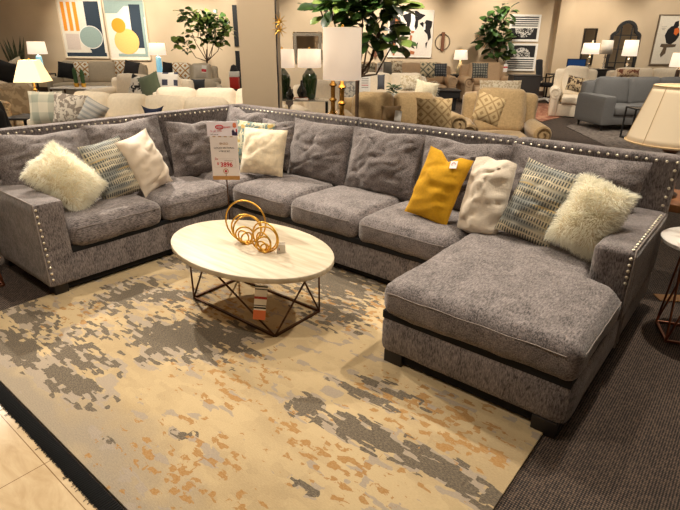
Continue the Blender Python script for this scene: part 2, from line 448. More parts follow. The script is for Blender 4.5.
# topstitching on the cushions' front edges
mb = MB()
def stitch(p, q, n=14, amp=.003):
    p, q = Vector(p), Vector(q); pts = [p.lerp(q, i/n) + Vector((0, 0, amp*math.sin(i*1.7+p.x*9))) for i in range(n+1)]
    mb = MB(); mb.tube(pts, .0022, SEAM, 5); mb.build('topstitching', sofa)
stitch((2.12, YC-.020, .437), (XR-.05, YC-.020, .437)); stitch((XR+.007, YC+.04, .437), (XR+.007, -.11, .437))
stitch((.020, -1.31, .437), (.020, -.70, .437), 8); stitch((.020, -.62, .437), (.020, -.06, .437), 8)
for a, b_ in ((.04, .63), (.71, 1.30), (1.38, 2.03)): stitch((a, -.022, .437), (b_, -.022, .437), 8)
gap_shade = plain((14, 12, 12), .95, name='black_gap_shade')  # black cloth strip added to put shade into the gap under the cushions
mb = MB(); mb.box((-.8, -1.36, ZS-.01), (-.004, .0, ZS+.03), gap_shade); mb.box((-.8, -.0, ZS-.01), (2.07, .7, ZS+.03), gap_shade); mb.box((2.082, YC+.008, ZS-.01), (XR-.014, -.02, ZS+.032), gap_shade); mb.build('gap_shade', sofa)
# back cushions (knife-edged, with soft ears)
def bcush(w, h, t, loc, rz, lean, seed, roll=0, dent=0):
    mb = MB(); mb.pillow(w+.015, h, t, SOFA_H, n=30, pinch=.055, wr=.015, seed=seed, dent=dent)
    return mb.build('back_cushion', sofa, loc, Euler((-lean, roll, rz)), ang=60)
def inbt(a, b_): return (a+b_)/2
for k, (a, b_, h, rl, dn) in enumerate(((.09, .735, .52, .01, .0), (.755, 1.415, .52, .0, .01), (1.44, 2.09, .53, -.01, .02), (2.10, 2.90, .55, .02, .0))):
    bcush(b_-a+.02, h, .24, (inbt(a, b_), .655, .705), 0, .24, k+1, rl, dn)
for k, (a, b_, h, rl, dn) in enumerate(((-1.47, -.81, .54, .03, .02), (-.82, -.17, .56, -.03, .01))):
    bcush(b_-a+.02, h, .24, (-.655, inbt(a, b_), .715), PI/2, .24, k+11, rl, dn)
bcush(.50, .50, .20, (-.52, .06, .70), PI/2-.12, .26, 21, .05, .02)
bcush(.50, .50, .20, (-.62, .70, .735), .12, .2, 22, .10, .03)
bcush(.46, .46, .17, (-.14, .68, .70), -.05, .22, 23, -.04, .02)
# nailheads
nb = MB(); nb.lathe([(0, .007), (.005, .0055), (.008, .003), (.0092, 0)][::-1], NAIL, 10, cap=False)
nail0 = None; nspots = []
x = 3.030
while x > -.84: nspots.append((x, D-BK-.0005, .962, 'b')); x -= .0535
z = .915
while z > .66: nspots.append((3.030-.02*(.96-z)/.3, D-BK-.0005, z, 'b')); z -= .0535
for i in range(9): nspots.append((3.028, -.0005, .625-.033*i, 'b')) if i < 5 else None
for i in range(16): nspots.append((3.026, .03+.047*i, .6635, 't'))
for i in range(12): nspots.append((.0125, -1.532+.001*i, .615-.0435*i, 'l'))
y = -1.52
while y < .80: nspots.append((-D+BK+.0005, y, .962, 'l')); y += .0535
def near(s): return (Vector(s[:3])-CAM).length
nspots = [s for s in nspots if s]; nspots.sort(key=near)
rest = MB()
for i, (x, y, z, k) in enumerate(nspots):
    rot = {'b': (PI/2, 0, 0), 't': (0, 0, 0), 'l': (PI/2, 0, PI/2)}[k]
    if i < 98:
        if nail0 is None: nail0 = nb.build('nailhead', sofa, (x, y, z), rot)
        else: dup(nail0, (x, y, z), rot)
    else: rest.lathe([(0, .007), (.005, .0055), (.008, .003), (.0092, 0)][::-1], NAIL, 8, TR((x, y, z), rot), cap=False)
stuff(rest.build('nailhead_trim', sofa))

# ================================================================= THROW PILLOWS
CREAM = plain((232, 214, 190), .95, name='cream_velvet', bmp=.4, scale=12, sheen=.3)
CREAM2 = plain((222, 206, 184), .95, name='cream_chenille', bmp=.8, scale=30, sheen=.3)
VELV = plain((233, 213, 178), .7, name='crushed_velvet', bmp=.9, scale=22, sheen=.5, var=.1)
YEL = plain((206, 152, 14), .95, name='mustard_knit', bmp=.7, scale=70, var=.05)
STR = striped_mat()
FURB = plain((236, 222, 190), .95, name='fur_backing'); FUR = plain((255, 250, 232), .6, name='long_fur', var=.02)
_nt = FUR.node_tree; _o = _nt.nodes['Material Output']; _t = _nt.nodes.new('ShaderNodeBsdfTranslucent'); _t.inputs[0].default_value = (1, .97, .88, 1)
_m = _nt.nodes.new('ShaderNodeMixShader'); _m.inputs[0].default_value = .45; _nt.links.new(_nt.nodes['Principled BSDF'].outputs[0], _m.inputs[1]); _nt.links.new(_t.outputs[0], _m.inputs[2]); _nt.links.new(_m.outputs[0], _o.inputs[0])
def tp(name, label, w, h, t, mat, loc, rz, lean, roll=0, seed=0, grp='throw pillows on the grey sectional', pinch=.06, wr=.008, dent=0, n=26, cat='pillow'):
    mb = MB(); mb.pillow(w, h, t, mat, n=n, pinch=pinch, wr=wr, seed=seed, dent=dent)
    o = mb.build(name, None, loc, None, ang=75); o.rotation_mode = 'XYZ'
    o.matrix_world = Matrix.Translation(loc) @ Euler((0, 0, rz)).to_matrix().to_4x4() @ Euler((-lean, 0, 0)).to_matrix().to_4x4() @ Euler((0, roll, 0)).to_matrix().to_4x4()
    return tag(o, label, cat, grp)
def fur(o, w, h, t, n=9500, L=.055, pinch=.04, seed=3):
    rnd = random.Random(seed); R3 = o.matrix_world.to_3x3().inverted(); dn = (R3 @ Vector((0, 0, -1)))
    mb = MB(); mi = mb.m(FUR)
    for i in range(n):
        u, v = rnd.uniform(-1, 1), rnd.uniform(-1, 1); sd = -1 if rnd.random() < .68 else 1
        if rnd.random() < .3:
            if rnd.random() < .5: u = math.copysign(1-rnd.random()**2*.12, u)
            else: v = math.copysign(1-rnd.random()**2*.12, v)
        x = w/2*u*(1-pinch*(1-v*v)); z = h/2*v*(1-pinch*(1-u*u)); th = t/2*max(0, (1-abs(u)**2.6)*(1-abs(v)**2.6))**.55
        P = Vector((x, sd*th, z)); nrm = Vector((u**3*1.2, sd*(1.05-max(abs(u), abs(v))**4), v**3*1.2)).normalized()
        cl = noise.noise_vector(P*11)*.75
        d = (nrm+cl+Vector([rnd.uniform(-.2, .2) for _ in range(3)])).normalized()
        l = L*rnd.uniform(.6, 1.15); sdv = d.cross(Vector((rnd.random()-.5, rnd.random()-.5, rnd.random()-.5))).normalized()
        pts = []; q = P.copy(); dd = d.copy()
        for k in range(4):
            pts.append(q.copy()); q = q+dd*(l/3); dd = (dd+dn*.38+cl*.3).normalized()
        o0 = len(mb.v); wd = .0014
        for k, p in enumerate(pts[:3]):
            mb.v.append(tuple(p-sdv*wd*(1-k*.22))); mb.v.append(tuple(p+sdv*wd*(1-k*.22)))
        mb.v.append(tuple(pts[3]))
        for f_ in ((0, 1, 3, 2), (2, 3, 5, 4), (4, 5, 6)): mb.f.append(tuple(o0+k for k in f_)); mb.mi.append(mi)
    stuff(mb.build('fur', o, smooth=True, ang=180))
G = 'throw pillows on the grey sectional'
o = tp('fur_pillow', 'shaggy white fur pillow leaning by the left arm of the grey sectional', .31, .41, .17, FURB, (-.30, -1.19, .695), PI/2, .50, -.62, 3, G, .04); fur(o, .31, .41, .17, seed=3, L=.05)
tp('throw_pillow', 'blue-grey dashed stripe pillow between the white fur and plain cream pillows on the left', .34, .45, .18, STR, (-.36, -.82, .69), PI/2-.02, .38, -.14, 4, G)
tp('throw_pillow', 'plain cream pillow tipped on edge, at the sofa\'s left stretch', .33, .46, .20, CREAM, (-.34, -.555, .70), PI/2+.2, .30, -.20, 5, G, wr=.013)
tp('throw_pillow', 'small teal and cream patterned pillow hidden behind the crushed velvet pillow', .42, .42, .12, pattern('blotch', (206, 198, 168), (110, 130, 125), 22, e=(190, 160, 90)), (-.22, .47, .715), .25, .26, .02, 6, G)
tp('throw_pillow', 'square champagne crushed velvet pillow in the sofa corner beside the price sign', .43, .40, .17, VELV, (.03, .355, .70), .30, .32, .0, 7, G, pinch=.03)
y_ = tp('throw_pillow', 'mustard yellow pillow with a small white tag at its top edge', .33, .47, .18, YEL, (1.79, .29, .71), .02, .36, .16, 8, G, pinch=.05, dent=.05, wr=.012)
mb = MB(); mb.box((-.024, -.001, -.026), (.024, .001, .026), plain((240, 236, 232), .6)); 
tg = mb.build('price_tag', y_, (.075, -.062, .165), (-.30, -.28, 0)); tg['label'] = 'white paper tag with a round red mark'
mb = MB(); mb.tube([(.012*math.cos(a*.5), -.0018, .012*math.sin(a*.5)+.002) for a in range(9)], .002, plain((190, 60, 50), .6), 4); mb.build('red_mark', tg)
tp('throw_pillow', 'plain cream chenille pillow right of the mustard pillow', .26, .46, .18, CREAM2, (2.125, .30, .705), .08, .34, .06, 9, G, pinch=-.09, wr=.018, dent=.02)
tp('throw_pillow', 'blue-grey dashed stripe pillow on the chaise beside white fur', .335, .47, .18, STR, (2.445, .31, .72), .12, .40, .22, 10, G)
o = tp('fur_pillow', 'shaggy white fur pillow leaning by the right arm on the chaise', .27, .37, .17, FURB, (2.75, .26, .715), .10, .42, .28, 11, G, .04); fur(o, .27, .37, .17, seed=5, L=.048)

# ================================================================= RUG
m, nt, b = newmat('abstract_wool_rug', .95)
v = coords(nt)
wv = N(nt, 'ShaderNodeVectorMath', operation='MULTIPLY_ADD')
nn = N(nt, 'ShaderNodeTexNoise'); nn.inputs['Scale'].default_value = 14; nn.inputs['Detail'].default_value = 3; nt.links.new(v, nn.inputs['Vector'])
nt.links.new(nn.outputs['Color'], wv.inputs[0]); wv.inputs[1].default_value = (.03, .02, 0); nt.links.new(v, wv.inputs[2])
def cells(sx, sy, loc, rnd=.9):
    mp = N(nt, 'ShaderNodeMapping'); mp.inputs['Scale'].default_value = (sx, sy, 1); mp.inputs['Location'].default_value = loc; nt.links.new(wv.outputs[0], mp.inputs[0])
    vo = N(nt, 'ShaderNodeTexVoronoi', distance='CHEBYCHEV'); vo.inputs['Scale'].default_value = 1; vo.inputs['Randomness'].default_value = rnd
    nt.links.new(mp.outputs[0], vo.inputs['Vector']); sp = N(nt, 'ShaderNodeSeparateColor'); nt.links.new(vo.outputs['Color'], sp.inputs[0]); return sp.outputs[0], sp.outputs[1]
def blobs(L):
    F = None
    for cx, cy, ax, ay, rt, st in L:
        mp = N(nt, 'ShaderNodeMapping', vector_type='TEXTURE'); mp.inputs['Location'].default_value = (cx, cy, 0); mp.inputs['Rotation'].default_value = (0, 0, math.radians(rt)); mp.inputs['Scale'].default_value = (ax, ay, 1)
        nt.links.new(v, mp.inputs[0]); ln = N(nt, 'ShaderNodeVectorMath', operation='LENGTH'); nt.links.new(mp.outputs[0], ln.inputs[0])
        q = math_(nt, 'MULTIPLY', math_(nt, 'MAXIMUM', math_(nt, 'SUBTRACT', 1.6, ln.outputs['Value']), 0), st)
        F = q if F is None else math_(nt, 'MAXIMUM', F, q)
    return F
dk = blobs([(1.0, -1.35, .3, .2, 0, .95), (.75, -1.78, .35, .1, 10, .85), (.15, -1.75, .25, .12, 0, .85), (.55, -1.05, .3, .12, 30, .8), (1.12, -1.24, .36, .19, 12, 1), (1.30, -1.12, .16, .16, 0, .9), (.50, -1.93, .30, .11, 6, 1), (1.02, -1.89, .26, .085, 4, 1), (.33, -1.2, .19, .24, 8, .92), (.62, -1.62, .12, .12, 0, .7), (1.25, -.15, .42, .26, 0, .95),
            (2.03, -1.27, .10, .08, 0, 1), (2.35, -1.24, .28, .07, 4, 1), (2.72, -1.21, .30, .075, -2, 1), (2.28, -.92, .22, .05, 4, .78), (2.2, -1.03, .2, .035, 2, .85), (1.55, -.5, .25, .2, 0, .75), (1.75, -1.75, .06, .035, 20, .85), (1.55, -1.98, .04, .02, 0, .85), (2.35, -1.62, .06, .03, 0, .85), (.2, -.6, .3, .15, 0, .75), (-.3, -2.0, .3, .1, 0, .8)])
c1, c2 = cells(15, 44, (0, 0, 0), .75); c3, c4 = cells(11, 26, (5, 3, 0)); c5, c6 = cells(22, 40, (9, 1, 0))
fine = tnoise(nt, coords(nt, (14, 26, 1)), 1, 4, .6)
dmask = math_(nt, 'GREATER_THAN', math_(nt, 'ADD', dk, math_(nt, 'ADD', math_(nt, 'MULTIPLY', c1, 1.05), math_(nt, 'MULTIPLY', fine, .4))), 1.44)
gold_f = blobs([(2.55, -.95, .45, .22, 0, .6), (1.6, -1.35, .3, .25, 0, .5), (.35, -1.55, .3, .2, 0, .5), (.9, -.9, .5, .3, 0, .5), (2.3, -1.45, .5, .2, 0, .5), (1.9, -1.85, .5, .25, 0, .45), (1.5, -.3, .6, .4, 0, .5)])
gmask = math_(nt, 'GREATER_THAN', math_(nt, 'ADD', math_(nt, 'MULTIPLY', gold_f, .45), math_(nt, 'ADD', math_(nt, 'MULTIPLY', c5, .6), math_(nt, 'MULTIPLY', tnoise(nt, coords(nt, (13, 22, 1), loc=(2, 2, 0)), 1, 4, .6), .75))), 1.1)
lmask = math_(nt, 'GREATER_THAN', math_(nt, 'ADD', math_(nt, 'MULTIPLY', dk, .32), math_(nt, 'ADD', math_(nt, 'MULTIPLY', c3, .5), math_(nt, 'MULTIPLY', tnoise(nt, coords(nt, (5, 11, 1), loc=(7, 1, 0)), 1, 3, .55), .9))), .93)
grad = math_(nt, 'ADD', tnoise(nt, coords(nt, (1.2, 2.0, 1)), 1.2, 3), math_(nt, 'MULTIPLY', c4, .12))
base = mixc(nt, ramp(nt, grad, .42, .66), lin((168, 144, 106)), lin((190, 165, 124)))
lilf = blobs([(1.5, -2.0, .7, .2, 0, .8), (.9, -2.1, .9, .14, 0, 1.0), (2.0, -2.1, .8, .12, 0, .9)])
base = mixc(nt, ramp(nt, math_(nt, 'ADD', lilf, tnoise(nt, v, 6, 3)), .9, 1.7), base, lin((146, 132, 114)))
base = mixc(nt, math_(nt, 'MULTIPLY', lmask, .85), base, lin((152, 138, 124)))
base = mixc(nt, math_(nt, 'MULTIPLY', gmask, .92), base, lin((158, 112, 52)))
dcol = mixc(nt, tnoise(nt, coords(nt, (30, 8, 1)), 3, 3), lin((62, 54, 46)), lin((96, 84, 72)))
base = mixc(nt, dmask, base, dcol)
tuft = tnoise(nt, coords(nt, (60, 160, 1)), 1.4, 3, .6)
base = mixc(nt, math_(nt, 'MULTIPLY', ramp(nt, tuft, .35, .7), .22), base, lin((222, 198, 156)))
nt.links.new(base, b.inputs['Base Color'])
bump(nt, b, math_(nt, 'ADD', math_(nt, 'MULTIPLY', tuft, .5), math_(nt, 'MULTIPLY', dmask, -.4)), .4, .006)
RUGM = m
mb = MB(); mb.box((-.065, -2.112, .0005), (2.955, .55, .013), RUGM, .004)
tag(mb.build('area_rug'), 'abstract beige, gold and charcoal area rug under the oval coffee table', 'rug')

# ================================================================= COFFEE TABLE
TZ = .43
m, nt, b = newmat('travertine_top', .5, 0, .3)
n1 = tnoise(nt, coords(nt, (2.2, 22, 3)), 1.5, 5, .6, .4)
nt.links.new(mixc(nt, ramp(nt, n1, .3, .72), lin((182, 164, 136)), lin((210, 196, 172))), b.inputs['Base Color'])
BRONZE = plain((92, 64, 46), .35, .9, name='antique_bronze', var=.15); COPPER = plain((176, 112, 80), .3, .95, name='copper', var=.1)
ct = thing('coffee_table', 'oval travertine coffee table on a bronze rod base in the middle of the rug', 'table', (1.09, -.755, .013), 0)
ell = [(.596*math.cos(2*PI*i/72), .397*math.sin(2*PI*i/72)) for i in range(72)]
mb = MB(); mb.prism(ell, TZ-.033-.013, TZ-.013, m, axis='z', bev=.005); mb.build('table_top', ct, rot=(0, 0, 0), ang=50)
A_, B_, C_, D_ = (-.37, -.192), (.392, -.185), (.388, .205), (-.375, .19)
zt_ = TZ-.046-.004
def fr(p, z): return (p[0], p[1], z)
mb = MB()
for p, q in ((A_, B_), (B_, C_), (C_, D_), (D_, A_)): mb.tube([fr(p, .007), fr(q, .007)], .0095, BRONZE, sq=True)
mb.build('floor_frame', ct)
DAm, BCm = (-.37, 0), (.39, .01)
for p, q in ((A_, A_), (A_, DAm), (B_, A_), (B_, C_), (C_, C_), (C_, BCm), (D_, DAm), (D_, A_), (D_, C_), (B_, BCm))[:9]:
    mb = MB(); mb.tube([fr(p, .007), fr(q, zt_)], .0062, BRONZE, 8); mb.build('rod', ct)
# hang tag tied to the table
TAGW = plain((236, 228, 216), .6); RED = plain((176, 44, 36), .6); ORG = plain((214, 110, 60), .6); BLK = plain((24, 22, 22), .6)
w0 = at(262, 278, 1)  # direction only
hp = Vector((.23, -.245, 0))
mb = MB(); mb.box((-.034, -.001, -.215), (.034, .001, 0), TAGW)
for z0, z1, mm in ((-.215, -.155, ORG), (-.145, -.135, BLK), (-.128, -.122, BLK), (-.085, -.07, RED), (-.028, -.022, BLK), (-.012, -.004, BLK)): mb.box((-.0345, -.0016, z0), (.0345, -.0008, z1), mm)
tgo = mb.build('hang_tag', ct, (.375, -.25, .352), (0, .12, .75), smooth=False); tgo['label'] = 'white hang tag with red, black and orange bands'
mb = MB(); mb.tube([(.0, 0, -.0), (.0, 0, .032)], .001, TAGW, 4); mb.build('string', tgo)

# ---- ring sculpture
RZ = math.radians(20)
GOLD = plain((222, 172, 72), .38, .85, name='brushed_gold', var=.08, bmp=.1, scale=40)
sx_, sy_ = .79, -.75
sc_ = thing('ring_sculpture', 'gold sculpture of nested metal rings standing on the coffee table', 'sculpture', (1.055, -.742, TZ+.0005), 0)
def ring(cx, cy, R, rz, tilt, tr=.0052, zb=.004):
    R *= 1.17
    mb = MB(); pts = [(R*math.cos(a*2*PI/48), 0, R+R*math.sin(a*2*PI/48)) for a in range(48)]
    Mx = TR((cx, cy, zb), (0, 0, rz)) @ TR(rot=(tilt, 0, 0))
    mb.tube([Mx @ Vector(p) for p in pts], tr, GOLD, 8, closed=True); mb.build('ring', sc_, ang=180)
V0 = math.radians(39)
for args in ((-.01, .0, .113, V0-.25, -.05), (0.0, .0, .080, V0-.15, .08), (.01, .0, .074, V0+.35, -.06), (-.01, -.01, .046, V0+.1, .12), (-.015, -.012, .034, V0-.5, 0.1), (.01, -.012, .03, V0+.6, 0),
             (.195, -.02, .078, V0-.5, .05), (.185, -.025, .064, V0+.0, -.05), (.19, -.03, .052, V0-.7, .1), (.18, -.03, .038, V0+.4, 0), (.17, -.035, .027, V0-.2, .15), (.19, -.03, .02, V0+.2, 0)): ring(*args)
mb = MB(); mb.cushion((-.03, -.03, .0), (.03, .02, .008), GOLD, r=.003, puff=.001, n=6, nz=0); mb.cushion((.155, -.05, .0), (.215, -.0, .008), GOLD, r=.003, puff=.001, n=6, nz=0); mb.build('foot', sc_)
pt = thing('price_tag', 'small white folded tag beside the gold rings on the coffee table', 'tag', (1.335, -.725, TZ+.0005), V0+.1)
mb = MB(); mb.box((-.026, -.001, 0), (.026, .001, .06), TAGW, T=TR(rot=(.18, 0, 0))); mb.box((-.026, -.001, 0), (.026, .001, .06), TAGW, T=TR((0, .022, 0), (-.18, 0, 0))); mb.box((-.014, -.0016, .022), (-.008, -.0006, .036), RED, T=TR(rot=(.18, 0, 0))); mb.build('card', pt, smooth=False)

# ================================================================= PRICE SIGN
sg = thing('price_sign', 'white floor sign reading $3896 on a thin pole behind the coffee table', 'sign', (.455, -.395, .013), TURN+.02)
mb = MB(); mb.lathe([(.11, 0), (.11, .006), (.012, .012), (.006, .03)], BRONZE, 28); mb.build('base', sg)
mb = MB(); mb.tube([(0, 0, .01), (0, 0, .72)], .0045, BRONZE, 8); mb.build('pole', sg)
z0, z1 = .655, .962
PAPER = plain((226, 214, 208), .5, name='sign_paper', var=.01); GOLDP = plain((176, 128, 70), .5)
mb = MB(); mb.prism(rounded(.192, z1-z0, .004, cy=(z0+z1)/2), -.004, .004, PAPER); mb.build('card', sg, smooth=False)
mb = MB(); mb.prism(rounded(.192, .028, .003, cy=z0+.013), -.0055, .0055, GOLDP); mb.build('gold_band', sg, smooth=False)
mb = MB(); mb.prism(rounded(.214, .098, .004, cy=z1+.052, cx=-.002), -.005, .003, plain((236, 226, 232), .5, var=.01)); hd = mb.build('header_card', sg, smooth=False)
REDI = plain((196, 34, 44), .6, name='red_ink'); INK = plain((60, 50, 50), .6, name='ink'); GR = plain((150, 140, 132), .6)
mb = MB()
mb.tube([(.026*math.cos(a*PI/12)-.022, -.0055, .0125*math.sin(a*PI/12)+z1+.065) for a in range(24)], .0035, REDI, 6, closed=True); mb.build('oval_logo', hd)
text('SALE', .016, REDI, 'lettering', hd, (-.021, -.0058, z1+.06)); text('event', .02, REDI, 'lettering', hd, (.032, -.0058, z1+.06))
text('% off', .018, plain((196, 70, 100), .6), 'lettering', hd, (-.068, -.0058, z1+.03)); text('today', .014, REDI, 'lettering', hd, (-.022, -.0058, z1+.036)); text('with savings', .011, INK, 'lettering', hd, (-.06, -.0058, z1+.012))
mb = MB(); mb.prism(rounded(.024, .034, .01, cx=.083, cy=z1+.078), -.0056, -.005, plain((230, 130, 90), .6)); mb.prism([(.062, z1+.008), (.1, z1+.008), (.1, z1+.04), (.085, z1+.03), (.072, z1+.052), (.062, z1+.04)], -.0056, -.005, plain((50, 36, 70), .6)); mb.prism([(.09, z1+.035), (.1, z1+.03), (.1, z1+.055), (.09, z1+.05)], -.0057, -.0051, REDI); mb.build('figures', hd, smooth=False)
mb = MB()
for k in range(4): mb.box((-.075+.04*k, -.0045, z1-.004), (-.055+.04*k, -.004, z1+.002), GOLDP)
mb.box((-.075, -.0046, .745), (.075, -.004, .7458), GR); mb.box((-.075, -.0046, .805), (.075, -.004, .8058), GR); mb.box((-.075, -.0046, .745), (-.0742, -.004, .8058), GR); mb.box((.0742, -.0046, .745), (.075, -.004, .8058), GR)
mb.build('ruled_box', sg, smooth=False)
text('ENZO', .022, GOLDP, 'lettering', sg, (0, -.0046, .905)); text('LUXURY SECTIONAL', .0155, INK, 'lettering', sg, (0, -.0046, .878)); text('6 PIECE SET', .0155, INK, 'lettering', sg, (0, -.0046, .855))
text('2x', .024, REDI, 'lettering', sg, (-.06, -.0048, .798)); text('special price', .012, GR, 'lettering', sg, (.025, -.0048, .79))
text('$', .028, REDI, 'lettering', sg, (-.052, -.0048, .76), bold=.0006); text('3896', .044, REDI, 'price_figures', sg, (.008, -.0048, .75), bold=.0008)
mb = MB(); mb.tube([(.017*math.cos(a*PI/12), -.0046, .017*math.sin(a*PI/12)+.717) for a in range(24)], .0022, GOLDP, 6, closed=True); mb.prism([(.0085*math.cos(a*PI/8), .717+.0085*math.sin(a*PI/8)) for a in range(16)], -.0052, -.004, REDI); mb.build('seal', sg)

# ================================================================= ROUND END TABLES
MARB, nt, b = newmat('white_marble', .25)
n1 = tnoise(nt, coords(nt), 7, 6, .6, 1.5); nt.links.new(mixc(nt, ramp(nt, n1, .3, .5), lin((196, 180, 168)), lin((240, 232, 222))), b.inputs['Base Color'])
def endtable(label, loc, rz, s=.155, dz=0):
    t = thing('end_table', label, 'table', loc, rz, None)
    mb = MB(); mb.lathe([(0, .525+dz), (.237, .525+dz), (.244, .53+dz), (.244, .548+dz), (.238, .553+dz), (0, .553+dz)], MARB, 48, cap=False); mb.build('table_top', t, ang=50)
    P = [(-s, -s), (s, -s), (s, s), (-s, s)]
    mb = MB()
    for i in range(4): mb.tube([fr(P[i], .008), fr(P[(i+1) % 4], .008)], .009, COPPER, sq=True)
    mb.build('floor_frame', t)
    for i in range(4):
        p = P[i]; q = P[(i+1) % 4]; md = ((p[0]+q[0])/2*1.0, (p[1]+q[1])/2*1.0); pr = P[i-1]; md2 = ((p[0]+pr[0])/2, (p[1]+pr[1])/2)
        for e in (md, md2):
            mb = MB(); mb.tube([fr(p, .008), fr(e, .526+dz)], .006, COPPER, 8); mb.build('rod', t)
    return t
endtable('round marble end table on copper rods right of the sectional', (3.302, .65, 0), .37, .12, .045)
endtable('round marble end table on copper rods at the left edge, beyond the sofa arm', (-.61, -1.84, 0), .1)
# ================================================================= THE SHOWROOM BEHIND
def F3(p): return Vector((p.x, p.y, 0))
def sofa_gen(name, label, cat, loc, rz, w, d, h, n, fab, aw=.22, ah=.62, sh=.44, arm='roll', legm=BLACKWOOD, fabc=None, grp=None, lean=.16, skirt=False, one_back=False, seam=None, noarm=()):
    t = thing(name, label, cat, loc, rz, grp); fabc = fabc or fab
    zl = .02 if skirt else .12
    mb = MB(); mb.cushion((-w/2+.02, -d/2+.03, zl), (w/2-.02, d/2, sh-.14), fab, r=.03, puff=0, n=16, nz=.002); mb.build('base', t)
    mb = MB(); mb.cushion((-w/2+.04, d/2-.2, sh-.15), (w/2-.04, d/2, h-.06), fab, r=.06, puff=.02, n=18, nz=.004, T=None); mb.build('back', t)
    for s in (-1, 1):
        if s in noarm: continue
        x0, x1 = (w/2-aw, w/2) if s > 0 else (-w/2, -w/2+aw)
        mb = MB()
        if arm == 'roll':
            r = aw*.52; cx = (x0+x1)/2+s*.02
            poly = [(cx+r*math.cos(a), ah-r+r*math.sin(a)) for a in [math.radians(-40+ (260*k/20)) for k in range(21)]]
            poly += [(cx-aw*.36, zl), (cx+aw*.36, zl)]
            mb.prism(poly, -d/2+.02, d/2-.03, fab, bev=.02); a = mb.build('arm', t, ang=50)
            m2 = MB(); sp = [(cx+s*rr*math.cos(an), -d/2+.012, ah-r+rr*math.sin(an)) for rr, an in [(r*(.95-.75*k/26), -PI/2-.2+ .36*k) for k in range(27)]]
            m2.tube(sp, .009, seam or fab, 6); m2.build('scroll_piping', a)
        else:
            mb.cushion((x0, -d/2, zl), (x1, d/2-.02, ah), fab, r=.035, puff=.01, n=14, nz=.003); mb.build('arm', t)
    x0, x1 = -w/2+(0 if -1 in noarm else aw), w/2-(0 if 1 in noarm else aw); cw = (x1-x0)/n
    for i in range(n):
        mb = MB(); mb.cushion((x0+i*cw+.004, -d/2-.01, sh-.14), (x0+(i+1)*cw-.004, d/2-.18, sh+.02), fabc, r=.045, puff=.02, n=14, nz=.004, seed=i); mb.build('seat_cushion', t)
    nb_ = 1 if one_back else n; cw = (x1-x0)/nb_
    for i in range(nb_):
        mb = MB(); mb.cushion((-cw/2+.006, -.1, 0), (cw/2-.006, .1, h-sh+.02), fabc, r=.07, puff=.02, n=14, nz=.008, side=.03, seed=i+3)
        mb.build('back_cushion', t, (x0+(i+.5)*cw, d/2-.26, sh-.01), (-lean, 0, 0))
    if not skirt:
        mb = MB(); mb.lathe([(.018, 0), (.03, zl+.01)], legm, 10); l0 = None
        for x in (-w/2+.1, w/2-.1):
            for y in (-d/2+.1, d/2-.08):
                if l0 is None: l0 = mb.build('leg', t, (x, y, 0))
                else: dup(l0, (x, y, 0))
    return t
def bp(label, u, v, b, w, h, mat, roll=0, turn=0, lean=.25, t=.14, grp=None, pinch=.06):
    p = at(u, v, b); mb = MB(); mb.pillow(w, h, t, mat, n=12, pinch=pinch, wr=.006, seed=u % 17)
    o = mb.build('throw_pillow', None, None, None, ang=75)
    o.matrix_world = Matrix.Translation(p) @ Euler((0, 0, TURN+turn)).to_matrix().to_4x4() @ Euler((-lean, 0, 0)).to_matrix().to_4x4() @ Euler((0, roll, 0)).to_matrix().to_4x4()
    return tag(o, label, 'pillow', grp)
def lamp(label, u, vt, vb, b, r1, r2, shade, basef, ground, name='table_lamp', turn=0, square=False):
    """shade from pixel rows vt..vb, base on height ground"""
    pt_, pb_ = at(u, vt, b), at(u, vb, b); zt, zb = pt_.z, pb_.z
    t = thing(name, label, 'lamp', (pb_.x, pb_.y, ground), TURN+turn)
    mb = MB()
    if square:
        for q0, q1, z0, z1 in ((r2, r1, zb-ground, zt-ground),):
            P0 = [(-q0, -q0), (q0, -q0), (q0, q0), (-q0, q0)]; P1 = [(-q1, -q1), (q1, -q1), (q1, q1), (-q1, q1)]
            vs = [(x, y, z0) for x, y in P0]+[(x, y, z1) for x, y in P1]
            mb.add(vs, [(i, (i+1) % 4, 4+(i+1) % 4, 4+i) for i in range(4)], shade); s_ = mb.build('lamp_shade', t, smooth=False)
    else:
        mb.lathe([(r2, zb-ground), (r1, zt-ground)], shade, 32, cap=False); s_ = mb.build('lamp_shade', t)
    so = s_.modifiers.new('s', 'SOLIDIFY'); so.thickness = .004
    mb = MB(); basef(mb, zb-ground); mb.build('lamp_base', t)
    mb = MB(); mb.tube([(0, 0, zb-ground-.03), (0, 0, zt-ground-.0)], .006, GOLD, 6)
    mb.tube([(-r1, 0, zt-ground-.01), (r1, 0, zt-ground-.01)], .002, GOLD, 5); mb.lathe([(0, zt-ground), (.012, zt-ground+.004), (.014, zt-ground+.016), (0, zt-ground+.03)], GOLD, 10, cap=False); mb.build('harp_and_finial', t)
    return t, (zt+zb)/2
LAMPS = []
def bulb(t, z, power, col=(1, .78, .5), r=.04):
    l = bpy.data.lights.new('bulb', 'POINT'); l.energy = power; l.color = col; l.shadow_soft_size = r
    o = bpy.data.objects.new('bulb', l); C.objects.link(o); o.parent = t; o.location = (0, 0, z-t.location.z)
